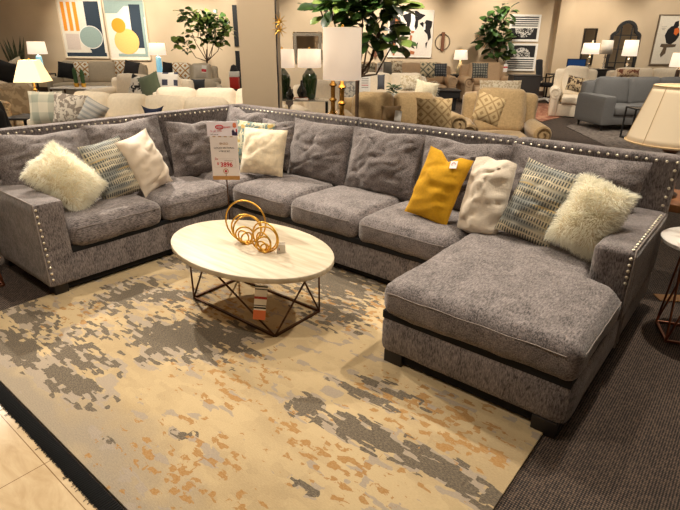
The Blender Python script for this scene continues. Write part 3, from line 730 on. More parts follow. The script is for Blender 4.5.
def table_gen(label, p, w, d, h, mat, rz=None, top=None, shelf=False, name='side_table', th=.03, leg=.018, cat='table', topname='table_top'):
    t = thing(name, label, cat, F3(p), TURN if rz is None else rz)
    mb = MB(); mb.box((-w/2, -d/2, h-th), (w/2, d/2, h), top or mat, .005); mb.build(topname, t, smooth=False)
    if shelf: mb = MB(); mb.box((-w/2+leg, -d/2+leg, .16), (w/2-leg, d/2-leg, .18), top or mat); mb.build('shelf', t, smooth=False)
    l0 = None
    for x in (-1, 1):
        for y in (-1, 1):
            loc = (x*(w/2-leg), y*(d/2-leg), 0)
            if l0 is None: mb = MB(); mb.box((-leg, -leg, 0), (leg, leg, h-th), mat, .003); l0 = mb.build('leg', t, loc, smooth=False)
            else: dup(l0, loc)
    return t
def cabinet(label, p, w, d, h, mat, n=2, name='cabinet', handle=None, cat='cabinet'):
    t = thing(name, label, cat, F3(p), TURN)
    mb = MB(); mb.box((-w/2, -d/2, .03), (w/2, d/2, h-.03), mat, .004); mb.box((-w/2+.04, -d/2+.04, 0), (w/2-.04, d/2-.04, .04), mat); mb.build('body', t, smooth=False)
    mb = MB(); mb.box((-w/2-.015, -d/2-.02, h-.03), (w/2+.015, d/2+.01, h), mat, .006); mb.build('top', t, smooth=False)
    for i in range(n):
        x0 = -w/2+.015+i*(w-.03)/n; x1 = x0+(w-.03)/n-.01
        mb = MB(); mb.box((x0, -d/2-.018, .06), (x1, -d/2-.001, h-.05), mat, .004); dr = mb.build('door', t, smooth=False)
        mb = MB(); mb.lathe([(0, 0), (.012, .004), (.014, .02), (0, .028)], handle or BRONZE, 8, TR(((x1-.05) if i % 2 == 0 else (x0+.05), -d/2-.018, h*.55), (PI/2, 0, 0)), cap=False); mb.build('knob', dr)
    return t
def wallpic(name, label, u0, v0, u1, v1, b, frame, ground, shapes, fw=.03, cat='picture', fd=.04):
    """picture between two pixel corners on the wall; shapes in 0..1 coordinates, y up"""
    um = (u0+u1)/2; A = at(um, v0, b); Z = at(um, v1, b); L_ = at(u0, (v0+v1)/2, b); R_ = at(u1, (v0+v1)/2, b)
    w = (R_-L_).length; h = A.z-Z.z; c = (L_+R_)/2
    t = thing(name, label, cat, (c.x, c.y, Z.z), TURN)
    mb = MB()
    for lo, hi in (((-w/2, -fd, 0), (w/2, 0, fw)), ((-w/2, -fd, h-fw), (w/2, 0, h)), ((-w/2, -fd, fw), (-w/2+fw, 0, h-fw)), ((w/2-fw, -fd, fw), (w/2, 0, h-fw))): mb.box(lo, hi, frame)
    mb.build('frame', t, smooth=False)
    mb = MB(); mb.box((-w/2+fw, -.02, fw), (w/2-fw, -.002, h-fw), ground)
    iw, ih = w-2*fw, h-2*fw
    for i, (poly, mt) in enumerate(shapes):
        pp = [(-iw/2+x*iw, fw+y*ih) for x, y in poly]
        mb.prism(pp, -.021-.0012*(i+1), -.0195, mt)
    mb.build('canvas', t, smooth=False)
    return t
def R4(x0, y0, x1, y1): return [(x0, y0), (x1, y0), (x1, y1), (x0, y1)]
def circ(cx, cy, rx, ry, n=28, a0=0, a1=360): return [(cx+rx*math.cos(math.radians(a0+(a1-a0)*k/n)), cy+ry*math.sin(math.radians(a0+(a1-a0)*k/n))) for k in range(n+(1 if a1-a0 < 360 else 0))]
def blob(pts, k=3, am=.012, sd=1):
    out = []; n = len(pts)
    for i in range(n):
        a, b_ = Vector(pts[i]+(0,)), Vector(pts[(i+1) % n]+(0,))
        for j in range(k):
            p = a.lerp(b_, j/k); q = noise.noise_vector(p*9+Vector((sd, 0, 0)))*am; out.append((min(.995, max(.005, p.x+q.x)), min(.995, max(.005, p.y+q.y))))
    return out
LEAF = plain((58, 88, 36), .35, name='fig_leaf', var=.35, scale=6, spec=.6); LEAF2 = plain((128, 150, 70), .35, name='young_leaf', var=.25, scale=6, spec=.6); BARK = plain((86, 66, 48), .9, bmp=.4)
def leaf(mb, P, d, n_, L, W, mat):
    d = d.normalized(); s = d.cross(n_).normalized(); n_ = s.cross(d)
    prof = [(0, .05), (.15, .45), (.35, .72), (.6, 1.0), (.82, .85), (1, .12)]
    vs = []; fs = []
    for i, (t, w) in enumerate(prof):
        c = P+d*(L*t)-n_*(L*.22*t*t)
        vs += [c-s*(W/2*w)+n_*(W*.12*w), c, c+s*(W/2*w)+n_*(W*.12*w)]
    for i in range(len(prof)-1):
        o_ = i*3; fs += [(o_, o_+1, o_+4, o_+3), (o_+1, o_+2, o_+5, o_+4)]
    mb.add(vs, fs, mat)
def tree(name, label, p, clusters, trunk, leafL, nleaf, pot=(.2, .4), seed=1, branches=True, young=.15, cat='plant', potmat=None, leafw=.62):
    """clusters: (dx, dy, z, rx, rz) around the root in local metres"""
    rnd = random.Random(seed); t = thing(name, label, cat, F3(p), TURN)
    mb = MB(); mb.lathe([(pot[0]*.75, 0), (pot[0], pot[1]*.9), (pot[0]*1.02, pot[1]), (pot[0]*.9, pot[1]), (pot[0]*.88, pot[1]*.93), (0, pot[1]*.93)], potmat or plain((110, 84, 58), .8), 24, cap=False); mb.build('pot', t)
    mb = MB(); mb.tube([(0, 0, pot[1]*.8)]+[(x, y, z) for x, y, z in trunk], .022 if leafL > .12 else .014, BARK, 8)
    top = Vector(trunk[-1]); fk = Vector(trunk[0])
    for (dx, dy, z, rx, rz) in clusters:
        mb.tube([fk.lerp(top, .5), (Vector((dx, dy, z))+fk)/2+Vector((0, 0, .02)), (dx, dy, z+rz*.4)], [.013, .010, .006], BARK, 6)
    mb.build('trunk', t)
    mb = MB(); tot = sum(c[3]*c[4] for c in clusters)
    for (dx, dy, z, rx, rz) in clusters:
        for i in range(int(nleaf*rx*rz/tot)+1):
            q = Vector([rnd.gauss(0, .5) for _ in range(3)]); q = q if q.length < 1.15 else q.normalized()
            P = Vector((dx+q.x*rx, dy+q.y*rx*.8, z+q.z*rz)); d = Vector((q.x*1.2+rnd.uniform(-.7, .7), q.y+rnd.uniform(-.8, .8), rnd.uniform(-.5, .7)))
            n_ = Vector((rnd.uniform(-.5, .5), rnd.uniform(-1.1, .2), 1))
            s = leafL*rnd.uniform(.7, 1.25); leaf(mb, P, d, n_, s, s*leafw, LEAF2 if rnd.random() < young else LEAF)
    mb.build('foliage', t, ang=180)
    return t

# ---------------- wall art
WOODF = plain((226, 206, 176), .6, name='pale_oak'); IV = plain((232, 222, 204), .9); NAVY = plain((44, 56, 68), .9); SAGE = plain((150, 168, 160), .9); ORA = plain((238, 150, 40), .9); PEACH = plain((246, 190, 110), .9); BLUSH = plain((214, 196, 182), .9); BLK2 = plain((20, 18, 17), .6); WHT = plain((240, 234, 224), .8)
WB = HB1-.01
wallpic('framed_picture', 'framed abstract with three orange bars, navy L and sage disc', 61, -1, 105.5, 58.3, WB, WOODF, IV, [
    (R4(.06, .47, .14, .97), ORA), (R4(.20, .47, .28, .97), ORA), (R4(.34, .47, .42, .97), ORA), (R4(.60, .08, .94, .98), NAVY), (R4(.03, .02, .97, .085), NAVY), (R4(.03, .085, .62, .13), IV), (R4(.07, .14, .38, .42), BLUSH), (circ(.66, .36, .275, .205), WHT), (circ(.66, .36, .26, .19), SAGE)])
wallpic('framed_picture', 'framed abstract with two overlapping orange and peach discs and navy bar', 106.8, -1, 147.5, 60.3, WB, WOODF, IV, [
    (R4(.0, .78, .6, 1), SAGE), (R4(.6, .72, 1, 1), SAGE), ([(.02, .3), (.02, .6), (.5, .9), (.62, .9), (.62, .3)], IV), (R4(.62, .2, .90, .93), NAVY), (R4(.9, .1, .97, .85), SAGE), (R4(.2, .05, .97, .1), SAGE), (circ(.46, .31, .32, .22), PEACH), (circ(.30, .58, .18, .125), ORA)])
wallpic('framed_picture', 'upper dark-edged framed panel half hidden by the pillar', 233.5, 5, 262, 46.5, WB, BLK2, BLK2, [], fw=.06)
wallpic('framed_picture', 'lower dark-edged framed panel half hidden by the pillar', 236.5, 51, 264, 88.5, WB, BLK2, BLK2, [], fw=.06)
COW = []
cb = plain((30, 26, 26), .9); cbr = plain((178, 110, 70), .9)
for pts, mt in (([(.36, .80), (.30, .90), (.42, .93), (.48, .98), (.62, .99), (.70, .94), (.82, .90), (.72, .82), (.66, .80), (.66, .66), (.60, .54), (.50, .50), (.42, .58), (.40, .74)], cb), ([(.49, .97), (.57, .97), (.60, .80), (.58, .66), (.62, .57), (.56, .50), (.49, .52), (.47, .62), (.50, .76)], WHT), ([(.52, .58), (.59, .57), (.57, .52), (.52, .52)], cbr),
                ([(.02, .78), (.12, .90), (.24, .86), (.30, .70), (.26, .52), (.20, .40), (.16, .20), (.10, .05), (.04, .2), (.02, .5)], cb), ([(.14, .86), (.24, .80), (.26, .60), (.20, .45), (.16, .62)], cbr), ([(.30, .66), (.38, .60), (.36, .40), (.30, .46)], cb),
                ([(.70, .72), (.76, .76), (.80, .72), (.84, .80), (.98, .78), (.97, .66), (.94, .60), (.98, .42), (.92, .36), (.88, .50), (.82, .56), (.78, .64)], cb), ([(.79, .72), (.83, .72), (.83, .60), (.79, .58)], WHT),
                ([(.50, .48), (.55, .46), (.53, .26), (.49, .30)], cbr), ([(.36, .2), (.42, .2), (.40, .06), (.36, .06)], cbr), ([(.52, .14), (.62, .12), (.60, .06), (.52, .07)], cbr), ([(.12, .3), (.16, .3), (.16, .04), (.12, .04)], cbr), ([(.86, .3), (.9, .34), (.88, .2)], cb), ([(.66, .3), (.69, .32), (.68, .2), (.66, .18)], cb)):
    COW.append((blob([(min(.99, max(.01, x)), y) for x, y in pts], sd=len(COW)), mt))
wallpic('framed_picture', 'unframed canvas of black and white cows above the beige sofa', 388, 10, 432.5, 57.3, WB, WHT, plain((226, 214, 200), .9), COW, fw=.012)
for nm, (u0, v0, u1, v1), fl in (('upper', (509, 14.5, 539.5, 41.5), 0), ('lower', (505.5, 43.5, 536, 70.8), 1)):
    sh = []; f = (lambda y: y) if not fl else (lambda y: 1-y)
    sh.append((R4(.02, min(f(.02), f(.5)), .98, max(f(.02), f(.5))), BLK2))
    sh.append((circ(.5, f(.50)-(.0 if fl else .0), .34, .40, 20, *((180, 360) if not fl else (0, 180))), pattern('blotch', (40, 40, 38), (206, 200, 190), 26)))
    for k in range(5): y0, y1 = sorted((f(.57+k*.09), f(.57+k*.09+.045))); sh.append((R4(.02, y0, .98, y1), BLK2))
    wallpic('framed_picture', f'white framed black half-disc and stripes print, {nm} of the stacked pair', u0, v0, u1, v1, WB, WHT, WHT, sh, fw=.05)
TK = [(blob([(x-.22, y) for x, y in p_], sd=i+2, am=.008), m_) for i, (p_, m_) in enumerate((([(.44, .60), (.48, .72), (.56, .78), (.66, .80), (.78, .74), (.82, .60), (.76, .48), (.64, .40), (.52, .44)], cb), ([(.60, .76), (.64, .88), (.72, .90), (.76, .80), (.70, .74)], cb), ([(.66, .74), (.74, .76), (.80, .68), (.74, .60), (.66, .64)], plain((226, 110, 40), .8)), ([(.40, .42), (.80, .42), (.78, .36), (.56, .34), (.56, .22), (.46, .14), (.42, .20), (.48, .34), (.38, .36)], plain((96, 78, 60), .9))))] + [(R4(.10, .74, .20, .75), GR), (R4(.12, .71, .18, .72), GR), (R4(.08, .78, .22, .785), GR)]
wallpic('framed_picture', 'framed print of a dark bird on a branch with orange patch', 654, 14.5, 694, 65, WB, plain((120, 104, 84), .5), plain((226, 216, 198), .9), TK, fw=.035)
# wheel and starburst ornaments
def orn(u, v, b, r, label):
    p = at(u, v, b); t = thing('wall_ornament', label, 'wall decor', p, TURN)
    mb = MB(); mb.box((-.05, -.06, -r*1.15), (.05, -.02, r*1.25), plain((110, 66, 40), .7)); mb.build('wood_bar', t, smooth=False)
    mb = MB(); mb.tube([(r*math.cos(a*PI/16), -.015, r*math.sin(a*PI/16)) for a in range(32)], .012, plain((120, 110, 100), .4, .8), 6, closed=True); mb.build('hoop', t)
orn(442.5, 42, WB-.0, .23, 'metal hoop wall sconce with a wooden bar right of the cow canvas'); orn(375.5, 46, WB, .28, 'metal hoop wall sconce half hidden by the big fig leaves')
p = at(279.5, 21, 6.1); t = thing('starburst_ornament', 'small copper starburst ornament at the pillar edge', 'wall decor', p, TURN)
for k, (du, dv) in enumerate(((0, 0), (0, -.09))):
    mb = MB(); mb.lathe([(0, -.012), (.012, 0), (0, .012)], COPPER, 8, TR((-.0, 0, dv)), cap=False)
    for j in range(9):
        a = j*.7+k; d = Vector((math.cos(a), -.35, math.sin(a))); mb.tube([Vector((0, 0, dv)), Vector((0, 0, dv))+d*.08], [.008, .0015], GOLD, 5)
    mb.build('starburst', t)
# tall mirror strip on the pillar's right side
MIR, nt, b = newmat('mirror', .03, 1.0); b.inputs['Base Color'].default_value = (.75, .73, .7, 1)
o = MB(); o.box((lb+.001, 6.15, .35), (lb+.016, 6.20, 2.8), plain((90, 84, 78), .3, .8)); ob = o.build('metal_edge_strip', smooth=False); ob.location = (CAM.x, CAM.y, 0); ob.rotation_euler = (0, 0, TURN); tag(ob, 'narrow grey metal strip up the right edge of the pillar', 'trim')

# mirrors
def mirror(name, label, u0, v0, u1, v1, b, fm, fw, arch=False, bars=False, lean=0, bead=False):
    um = (u0+u1)/2; A = at(um, v0, b); Z = at(um, v1, b); L_ = at(u0, (v0+v1)/2, b); R_ = at(u1, (v0+v1)/2, b)
    w = (R_-L_).length; h = A.z-Z.z; c = (L_+R_)/2
    t = thing(name, label, 'mirror', (c.x, c.y, Z.z), TURN)
    def outline(w, h, z0):
        if not arch: return [(-w/2, z0), (w/2, z0), (w/2, z0+h), (-w/2, z0+h)]
        p = [(-w/2, z0), (w/2, z0)]; hs = z0+h*.72
        p += [(w/2, hs)] + [(w/2*math.cos(a)*1.0, hs+ (h*.10)*math.sin(a)) for a in (.3, .6)] 
        p += [(w*.33*math.cos(a), z0+h-w*.33+w*.33*math.sin(a)) for a in [PI*k/12 for k in range(13)]]
        p += [(w/2*math.cos(a)*1.0, hs+(h*.10)*math.sin(a)) for a in (PI-.6, PI-.3)] + [(-w/2, hs)]
        return p
    mb = MB(); mb.prism(outline(w-.01, h-.01, .005), -.02, -.004, MIR); mb.build('mirror_glass', t, smooth=False)
    mb = MB(); ol = outline(w-fw, h-fw, fw/2); mb.tube([(x, -.02, z) for x, z in ol], fw/2*1.2, fm, closed=True, sq=True)
    mb.build('frame', t, smooth=False)
    if bead:
        mb = MB()
        for i in range(40):
            for q in (-1, 1):
                z = h*i/39; mb.lathe([(0, -.02), (.022, 0), (0, .02)], fm, 6, TR((q*(w/2-.09), -.035, z)), cap=False)
                mb.lathe([(0, -.02), (.022, 0), (0, .02)], fm, 6, TR((-w/2+w*i/39, -.035, h-.09 if q > 0 else .09)), cap=False)
        mb.build('beading', t)
    if bars:
        mb = MB()
        for x in (-w*.17, w*.17): mb.box((x-.014, -.04, 0), (x+.014, -.018, h*.88), fm)
        for z in (h*.2, h*.46, h*.72): mb.box((-w/2, -.04, z-.012), (w/2, -.018, z+.012), fm)
        mb.build('glazing_bars', t, smooth=False)
    return t
SILV = plain((226, 216, 196), .4, .5, name='antique_silver', var=.2, scale=60)
mirror('wall_mirror', 'silver beaded rectangular mirror above the green vase lamps', 293, 32, 322.5, 64, 15.0, SILV, .12, bead=True)
mirror('wall_mirror', 'tall narrow rectangular mirror with dark gilt frame left of the arched mirror', 581, 28, 594.5, 66, WB, plain((40, 30, 20), .4, .4), .06)
mirror('arched_mirror', 'black arched windowpane mirror leaning above the grey sofa', 608, 20, 638.5, 73, WB, BLK2, .10, arch=True, bars=True)
# ---------------- left: furniture behind the sectional's left stretch
OAT = plain((228, 212, 186), .95, name='oat_linen', bmp=.3, scale=30); IVL = plain((232, 216, 192), .95, name='ivory_linen', bmp=.3, scale=30); GREI = plain((186, 172, 150), .95, name='greige_linen', bmp=.3, scale=30)
TAN = plain((170, 142, 100), .95, name='tan_chenille', bmp=.6, scale=40, sheen=.3, var=.1); SAND = plain((190, 160, 126), .95, name='sand_velvet', bmp=.3); SLATE = plain((112, 110, 108), .9, name='slate_fabric', bmp=.3, scale=40); BLKF = plain((18, 16, 16), .9, name='black_cloth')
MARB2 = MARB; BMET = plain((30, 26, 24), .4, .7, name='black_metal')
GB = 'showroom cushions on the cream front sofa'
def row(u, b): return F3(at(u, 110, b))
# cream front sofa (faces us)
q = at(133, 100, 6.9); sofa_gen('sofa', 'long oat linen sofa directly behind the sectional\'s left stretch', 'sofa', F3(q), TURN-.33, 2.75, .95, .90, 4, OAT, arm='box', aw=.16)
bp('cream and grey plaid pillow, leftmost on the oat linen sofa', 46, 108, 6.75, .44, .42, pattern('plaid', (222, 212, 188), (168, 170, 152), 9), grp=GB)
bp('off-white floral pillow between plaid and grey pillows', 70, 110, 6.55, .42, .40, pattern('blotch', (222, 210, 192), (150, 136, 122), 20), roll=.1, grp=GB)
bp('small pale grey striped pillow tipped on its corner', 93, 113, 6.4, .30, .30, pattern('stripe', (198, 192, 182), (164, 164, 160), 34), roll=.5, grp=GB)
bp('navy knotted pillow with two points poking over the sectional', 153, 117, 6.0, .26, .26, plain((26, 34, 60), .9), roll=.0, pinch=.3, grp=None)
# ivory sofa second row
q = at(212, 98, 8.5); sofa_gen('sofa', 'ivory linen sofa with plump cushions left of the pillar', 'sofa', F3(q), TURN-.06, 2.3, .95, .86, 3, IVL, arm='box', aw=.16)
q = at(140, 86, 10.3); sofa_gen('chaise_lounge', 'ivory scroll-arm loveseat holding green and plaid pillows', 'sofa', F3(q), TURN-.3, 1.9, .95, .95, 2, IVL, arm='roll', aw=.24, ah=.72)
bp('white pillow with black blotches on the ivory loveseat', 137, 87, 9.5, .32, .40, pattern('blotch', (232, 224, 210), (30, 28, 28), 9), roll=.25, turn=-.3)
bp('olive green pillow on the ivory loveseat', 150, 86, 9.4, .40, .40, plain((92, 100, 76), .95, sheen=.2), roll=-.35, turn=-.2)
bp('white windowpane check pillow right of the green pillow', 166, 83, 9.6, .44, .38, pattern('windowpane', (228, 220, 208), (66, 68, 84), 10), turn=.0)
# far left group
q = at(100, 80, 15.2); sofa_gen('sofa', 'greige sofa under the two abstract pictures', 'sofa', F3(q), TURN-.0, 2.55, .95, 1.0, 3, GREI, arm='box', aw=.15)
bp('black pillow, leftmost on the greige sofa', 66, 70.5, 14.6, .46, .42, BLKF, roll=.12)
bp('white pillow with gold lattice beside the black one on the greige sofa', 81, 69.5, 14.6, .42, .40, pattern('diamond', (232, 224, 206), (176, 128, 66), 8))
bp('white pillow with gold lattice at the greige sofa\'s right end', 121, 68, 14.6, .34, .38, pattern('diamond', (232, 224, 206), (176, 128, 66), 8))
bp('charcoal pillow at the right end under the disc picture', 131.5, 68.5, 14.5, .40, .38, plain((46, 42, 40), .9), roll=.2)
MT = table_gen('marble-topped cocktail table with bronze legs before the greige sofa', at(84, 90, 13.6), 1.35, .7, .48, BRONZE, top=MARB2, name='cocktail_table')
for u, h, lb_ in ((76.5, .40, 'taller green potted cactus on the marble cocktail table'), (83.5, .36, 'shorter green potted cactus on the marble cocktail table')):
    g0 = at(u, 84, 13.6); t = thing('potted_cactus', lb_, 'plant', (g0.x, g0.y, .48), TURN)
    mb = MB(); mb.lathe([(.05, 0), (.07, .09), (.06, .09), (0, .085)], GOLD, 16, cap=False); mb.build('pot', t)
    mb = MB()
    pr = [(0.035, .08), (.045, .2), (.042, h), (.02, h+.05), (0, h+.06)]; mb.lathe(pr, plain((62, 92, 50), .7, bmp=.6, scale=80), 12, cap=False)
    for k in range(8): a = k*PI/4; mb.tube([(.044*math.cos(a), .044*math.sin(a), .1), (.046*math.cos(a), .046*math.sin(a), h)], .006, plain((62, 92, 50), .7, bmp=.6, scale=80), 5)
    mb.build('cactus', t)
# lamps of the far left
SHW = glow((255, 232, 204), .95, 'lit_linen_shade', (240, 225, 200)); SHC = glow((255, 216, 160), 1.3, 'lit_parchment_shade', (238, 220, 180)); SHP = glow((255, 226, 196), .7, 'pale_linen_shade', (236, 222, 200)); SHG = plain((206, 196, 182), .9, name='unlit_linen_shade')
BLUG = glow((130, 205, 235), .55, 'lit_blue_glass', (150, 200, 215))
def colbase(mat, r=.07): return lambda mb, h: (mb.lathe([(r*1.3, 0), (r*1.3, .03), (r, .04), (r*.8, h-.06), (.02, h-.04), (.012, h)], mat, 20), None)
def gourd(mat, R=.12): return lambda mb, h: (mb.lathe([(R*.6, 0), (R*.7, .02), (R, h*.28), (R*.95, h*.45), (R*.4, h*.72), (.03, h*.85), (.015, h)], mat, 24), None)
def stick(mat, r=.012): return lambda mb, h: (mb.lathe([(.09, 0), (.09, .015), (.03, .03), (r*1.6, .06), (r, h*.3), (r*2.4, h*.36), (r, h*.42), (r, h*.7), (r*2.2, h*.76), (r, h*.82), (r, h)], mat, 16), None)
table_gen('dark console table under the white lamp with blue column', at(38, 75, 16.6), .9, .45, .62, BLACKWOOD, name='console_table')
t, z = lamp('white shade lamp on a pale blue column beside the spiky plant', 38, 41.5, 54, 16.6, .24, .27, SHW, colbase(BLUG, .10), .62); bulb(t, z, 12)
table_gen('dark console table under the lamp right of the discs picture', at(160, 75, 16.2), .8, .45, .60, BLACKWOOD, name='console_table')
t, z = lamp('white drum lamp on a pale blue column right of the disc picture', 158, 43, 55, 16.2, .22, .24, SHW, colbase(BLUG, .09), .60); bulb(t, z, 12)
# snake plant
g0 = at(18, 63, 13); table_gen('dark stand under the spiky plant', at(18, 70, 13), .6, .45, .78, BLACKWOOD, name='plant_stand')
t = thing('snake_plant', 'spiky snake plant in a low pot at the far left', 'plant', (g0.x, g0.y, .78), TURN)
mb = MB(); mb.lathe([(.15, 0), (.2, .16), (.18, .16), (0, .15)], plain((130, 96, 60), .8, bmp=.8, scale=60), 20, cap=False); mb.build('pot', t)
mb = MB(); SNK = plain((84, 88, 62), .6, var=.4, scale=14)
for i in range(34):
    a = random.uniform(0, 2*PI); r = random.uniform(.0, .15); L = random.uniform(.40, .78); d = Vector((math.cos(a)*.28, math.sin(a)*.2, 1)).normalized()
    P = Vector((r*math.cos(a), r*math.sin(a), .13)); s = Vector((math.cos(a+1.3), math.sin(a+1.3), 0)); W = .03
    vs = [P-s*W*.6, P+s*W*.6, P+d*L*.5-s*W, P+d*L*.5+s*W, P+d*L]; mb.add(vs, [(0, 1, 3, 2), (2, 3, 4)], SNK)
mb.build('leaves', t)
# damask armchair and neighbours at far left
q = at(19, 92, 8.4); sofa_gen('armchair', 'beige damask tub armchair behind the parchment-shade lamp', 'armchair', F3(q), TURN+.9, .85, .8, .92, 1, pattern('blotch', (176, 156, 126), (148, 128, 100), 9), arm='roll', ah=.74, aw=.16)
bp('black pillow on the chair at the far left edge', 6, 72, 9.5, .42, .36, BLKF, roll=.3)
q = at(6, 80, 10.3); sofa_gen('armchair', 'ivory armchair at the far left edge with a black pillow', 'armchair', F3(q), TURN+.6, .95, .85, .95, 1, IVL, arm='roll', ah=.70, aw=.18)
bp('ikat patterned pillow leaning on the ivory armchair at far left', 14, 70, 9.7, .40, .36, pattern('blotch', (222, 206, 180), (104, 76, 50), 12), roll=-.4)
q = at(-4, 112, 5.6); sofa_gen('armchair', 'black armchair cut by the left edge of the photo', 'armchair', F3(q), TURN+PI-.2, .74, .8, 1.02, 1, BLKF, arm='box', ah=.6, aw=.1)
q = at(31, 118, 7.5); table_gen('small black side table holding the parchment-shade lamp', q, .5, .5, .58, BLACKWOOD, shelf=True)
t, z = lamp('lit lamp with square tapered parchment shade at left', 33.5, 60, 81.5, 7.5, .10, .185, SHC, stick(plain((150, 118, 66), .35, .7), .012), .58, square=True, turn=.12); bulb(t, z, 10)
# far right of left zone
q = at(190, 80, 15.0); sofa_gen('loveseat', 'greige loveseat beneath the left fig tree', 'sofa', F3(q), TURN, 1.5, .9, .98, 2, GREI, arm='roll', aw=.2)
bp('black pillow at the left end of the greige loveseat', 168.5, 70, 14.4, .34, .40, BLKF, roll=.1)
bp('white and gold lattice pillow beside the black pillow on the loveseat', 181, 71, 14.3, .46, .42, pattern('diamond', (232, 224, 206), (176, 128, 66), 8))
bp('pale grey pillow with red tag on the greige loveseat', 201, 72, 14.3, .40, .38, plain((190, 178, 160), .95))
g0 = at(204, 69, 14.05); o = MB(); o.box((-.06, -.002, -.09), (.06, .002, .09), WHT); o.box((-.06, -.003, -.07), (.06, -.0018, -.0), REDI); ob = o.build('price_tag', None, g0, (-.2, .1, TURN), smooth=False); tag(ob, 'red and white tag on the grey pillow of the greige loveseat', 'tag')
q = at(200, 88, 12.0); sofa_gen('armchair', 'greige low-back armchair behind the ivory sofa', 'armchair', F3(q), TURN+.2, .95, .85, .76, 1, GREI, arm='roll', aw=.16, ah=.66)
bp('dark arched pillow on the low-back armchair', 198, 84.5, 11.4, .30, .22, plain((60, 62, 66), .9))
g0 = at(235, 86, 12.5); table_gen('small pedestal table with a lantern left of the pillar', at(235, 90, 12.5), .4, .4, .56, BLACKWOOD)
t = thing('lantern', 'red and black lantern just left of the pillar', 'lantern', (g0.x, g0.y, .56), TURN)
mb = MB(); mb.box((-.10, -.10, 0), (.10, .10, .26), plain((190, 40, 30), .5), .01); mb.build('body', t); mb = MB(); mb.box((-.105, -.105, .26), (.105, .105, .38), WHT, .01); mb.lathe([(.10, .38), (.06, .50), (0, .53)], BLK2, 16, cap=False); mb.build('cap', t)
def local(dx, dy, z): return (dx, dy, z)
b_ = 15.9; p0 = at(207, 66, b_); k = mpp(b_)
def cl(u, v, ru, rv, b, p0, dy=0):
    P = at(u, v, b); return ((P-p0).dot(RH), dy, P.z, ru*mpp(b), rv*mpp(b))
tree('fiddle_leaf_fig', 'fiddle leaf fig tree left of the pillar, branching in front of the wall', p0, [cl(u, v, a, c, b_, p0, dy) for u, v, a, c, dy in ((207, 28, 17, 13, 0), (185, 43, 8, 9, -.1), (196, 18, 14, 8, .1), (184, 14, 4, 5, 0), (228, 30, 5, 7, 0), (214, 40, 10, 8, .1), (218, 20, 9, 7, 0))], [(0, 0, .7), ((at(207, 60, b_)-p0).dot(RH), 0, 1.15), ((at(207, 50, b_)-p0).dot(RH), 0, 1.35)], .185, 300, seed=3, young=.4, leafw=.8)

# ---------------- centre
TRV = TAN
q = at(299, 104, 7.3); t = thing('console_table', 'dark metal console with glass shelves carrying the green lamps', 'table', F3(q), TURN+.0)
CW, CH = .80, at(299, 99, 7.3).z
mb = MB(); mb.box((-CW/2, -.19, CH-.012), (CW/2, .19, CH), plain((120, 112, 100), .12, spec=.8), .002); mb.build('table_top', t, smooth=False)
mb = MB(); mb.box((-CW/2+.03, -.17, .30), (CW/2-.03, .17, .315), plain((60, 54, 48), .2)); mb.build('shelf', t, smooth=False)
for x in (-CW/2+.02, CW/2-.02):
    for y in (-.17, .17): mb = MB(); mb.box((x-.014, y-.014, 0), (x+.014, y+.014, CH-.012), BMET); mb.build('leg', t, smooth=False)
GRN = plain((34, 52, 26), .08, name='bottle_green_glass', spec=.9)
def vase(mat, R): return lambda mb, h: (mb.lathe([(R*.55, 0), (R*.7, .01), (R*.8, h*.2), (R, h*.6), (R*.92, h*.75), (R*.45, h*.92), (.02, h)], mat, 24), None)
for u, r_, lb_ in ((282.5, .145, 'green glass lamp half hidden by the pillar'), (309.5, .14, 'green glass lamp with grey drum shade, right on the console')):
    t, z = lamp(lb_, u, 49, 67.5, 7.35, r_*1.1, r_*1.14, SHP, vase(GRN, .105), CH)
for u, h, R, lb_ in ((290, .17, .055, 'small black bottle vase on the console'), (302, .22, .068, 'black teardrop vase before the right green lamp')):
    g0 = at(u, 97, 7.18); o = MB(); o.lathe([(R*.6, 0), (R, h*.28), (R*.9, h*.45), (R*.3, h*.75), (R*.25, h), (R*.2, h), (0, h*.9)], plain((22, 20, 20), .15, spec=.8), 20, cap=False)
    ob = o.build('vase', None, (g0.x, g0.y, CH+.03 if u == 302 else CH)); tag(ob, lb_, 'vase')
g0 = at(301, 98, 7.18)
for k_, (c_, w_) in enumerate((((176, 120, 70), .20), ((150, 84, 50), .18))):
    o = MB(); o.box((-w_/2, -.06, 0), (w_/2, .06, .015), plain(c_, .7), .002); o.box((-w_/2+.004, -.061, .002), (w_/2-.006, .058, .013), WHT)
    ob = o.build('book', None, (g0.x, g0.y, CH+.0005+k_*.0152), (0, 0, TURN+.2*k_), smooth=False); tag(ob, ('lower' if k_ == 0 else 'upper')+' brown book of the pair under the teardrop vase', 'book')
# brass candlestick lamp
q = at(342, 120, 5.0); LZ = at(342, 115, 5.0).z-.10
t0 = thing('side_table', 'black and brass side table behind the sectional carrying the tall brass lamp', 'table', F3(at(340, 116, 5.14)), TURN)
mb = MB(); mb.box((-.24, -.22, LZ-.02), (.24, .40, LZ), BLACKWOOD, .003); mb.build('table_top', t0, smooth=False)
mb = MB()
for x in (-.225, .225):
    for y in (-.2, .38): mb.box((x-.01, y-.01, 0), (x+.01, y+.01, LZ-.02), GOLD)
mb.build('legs', t0, smooth=False)
def brass(mb, h):
    mb.lathe([(.085, 0), (.085, .02), (.05, .035), (.03, .06), (.055, .075), (.03, .09), (.022, .12), (.022, h*.45), (.04, h*.5), (.022, h*.55), (.022, h*.8), (.04, h*.84), (.02, h*.9), (.012, h)], plain((206, 160, 84), .22, 1.0, name='polished_brass', var=.08), 24)
BIGSH = glow((255, 226, 196), .55, 'lit_drum_shade', (236, 222, 202))
t, z = lamp('tall brass candlestick lamp with big white drum shade behind the sectional', 342, 27.5, 79.5, 5.0, .172, .176, BIGSH, brass, LZ); bulb(t, z, 9)
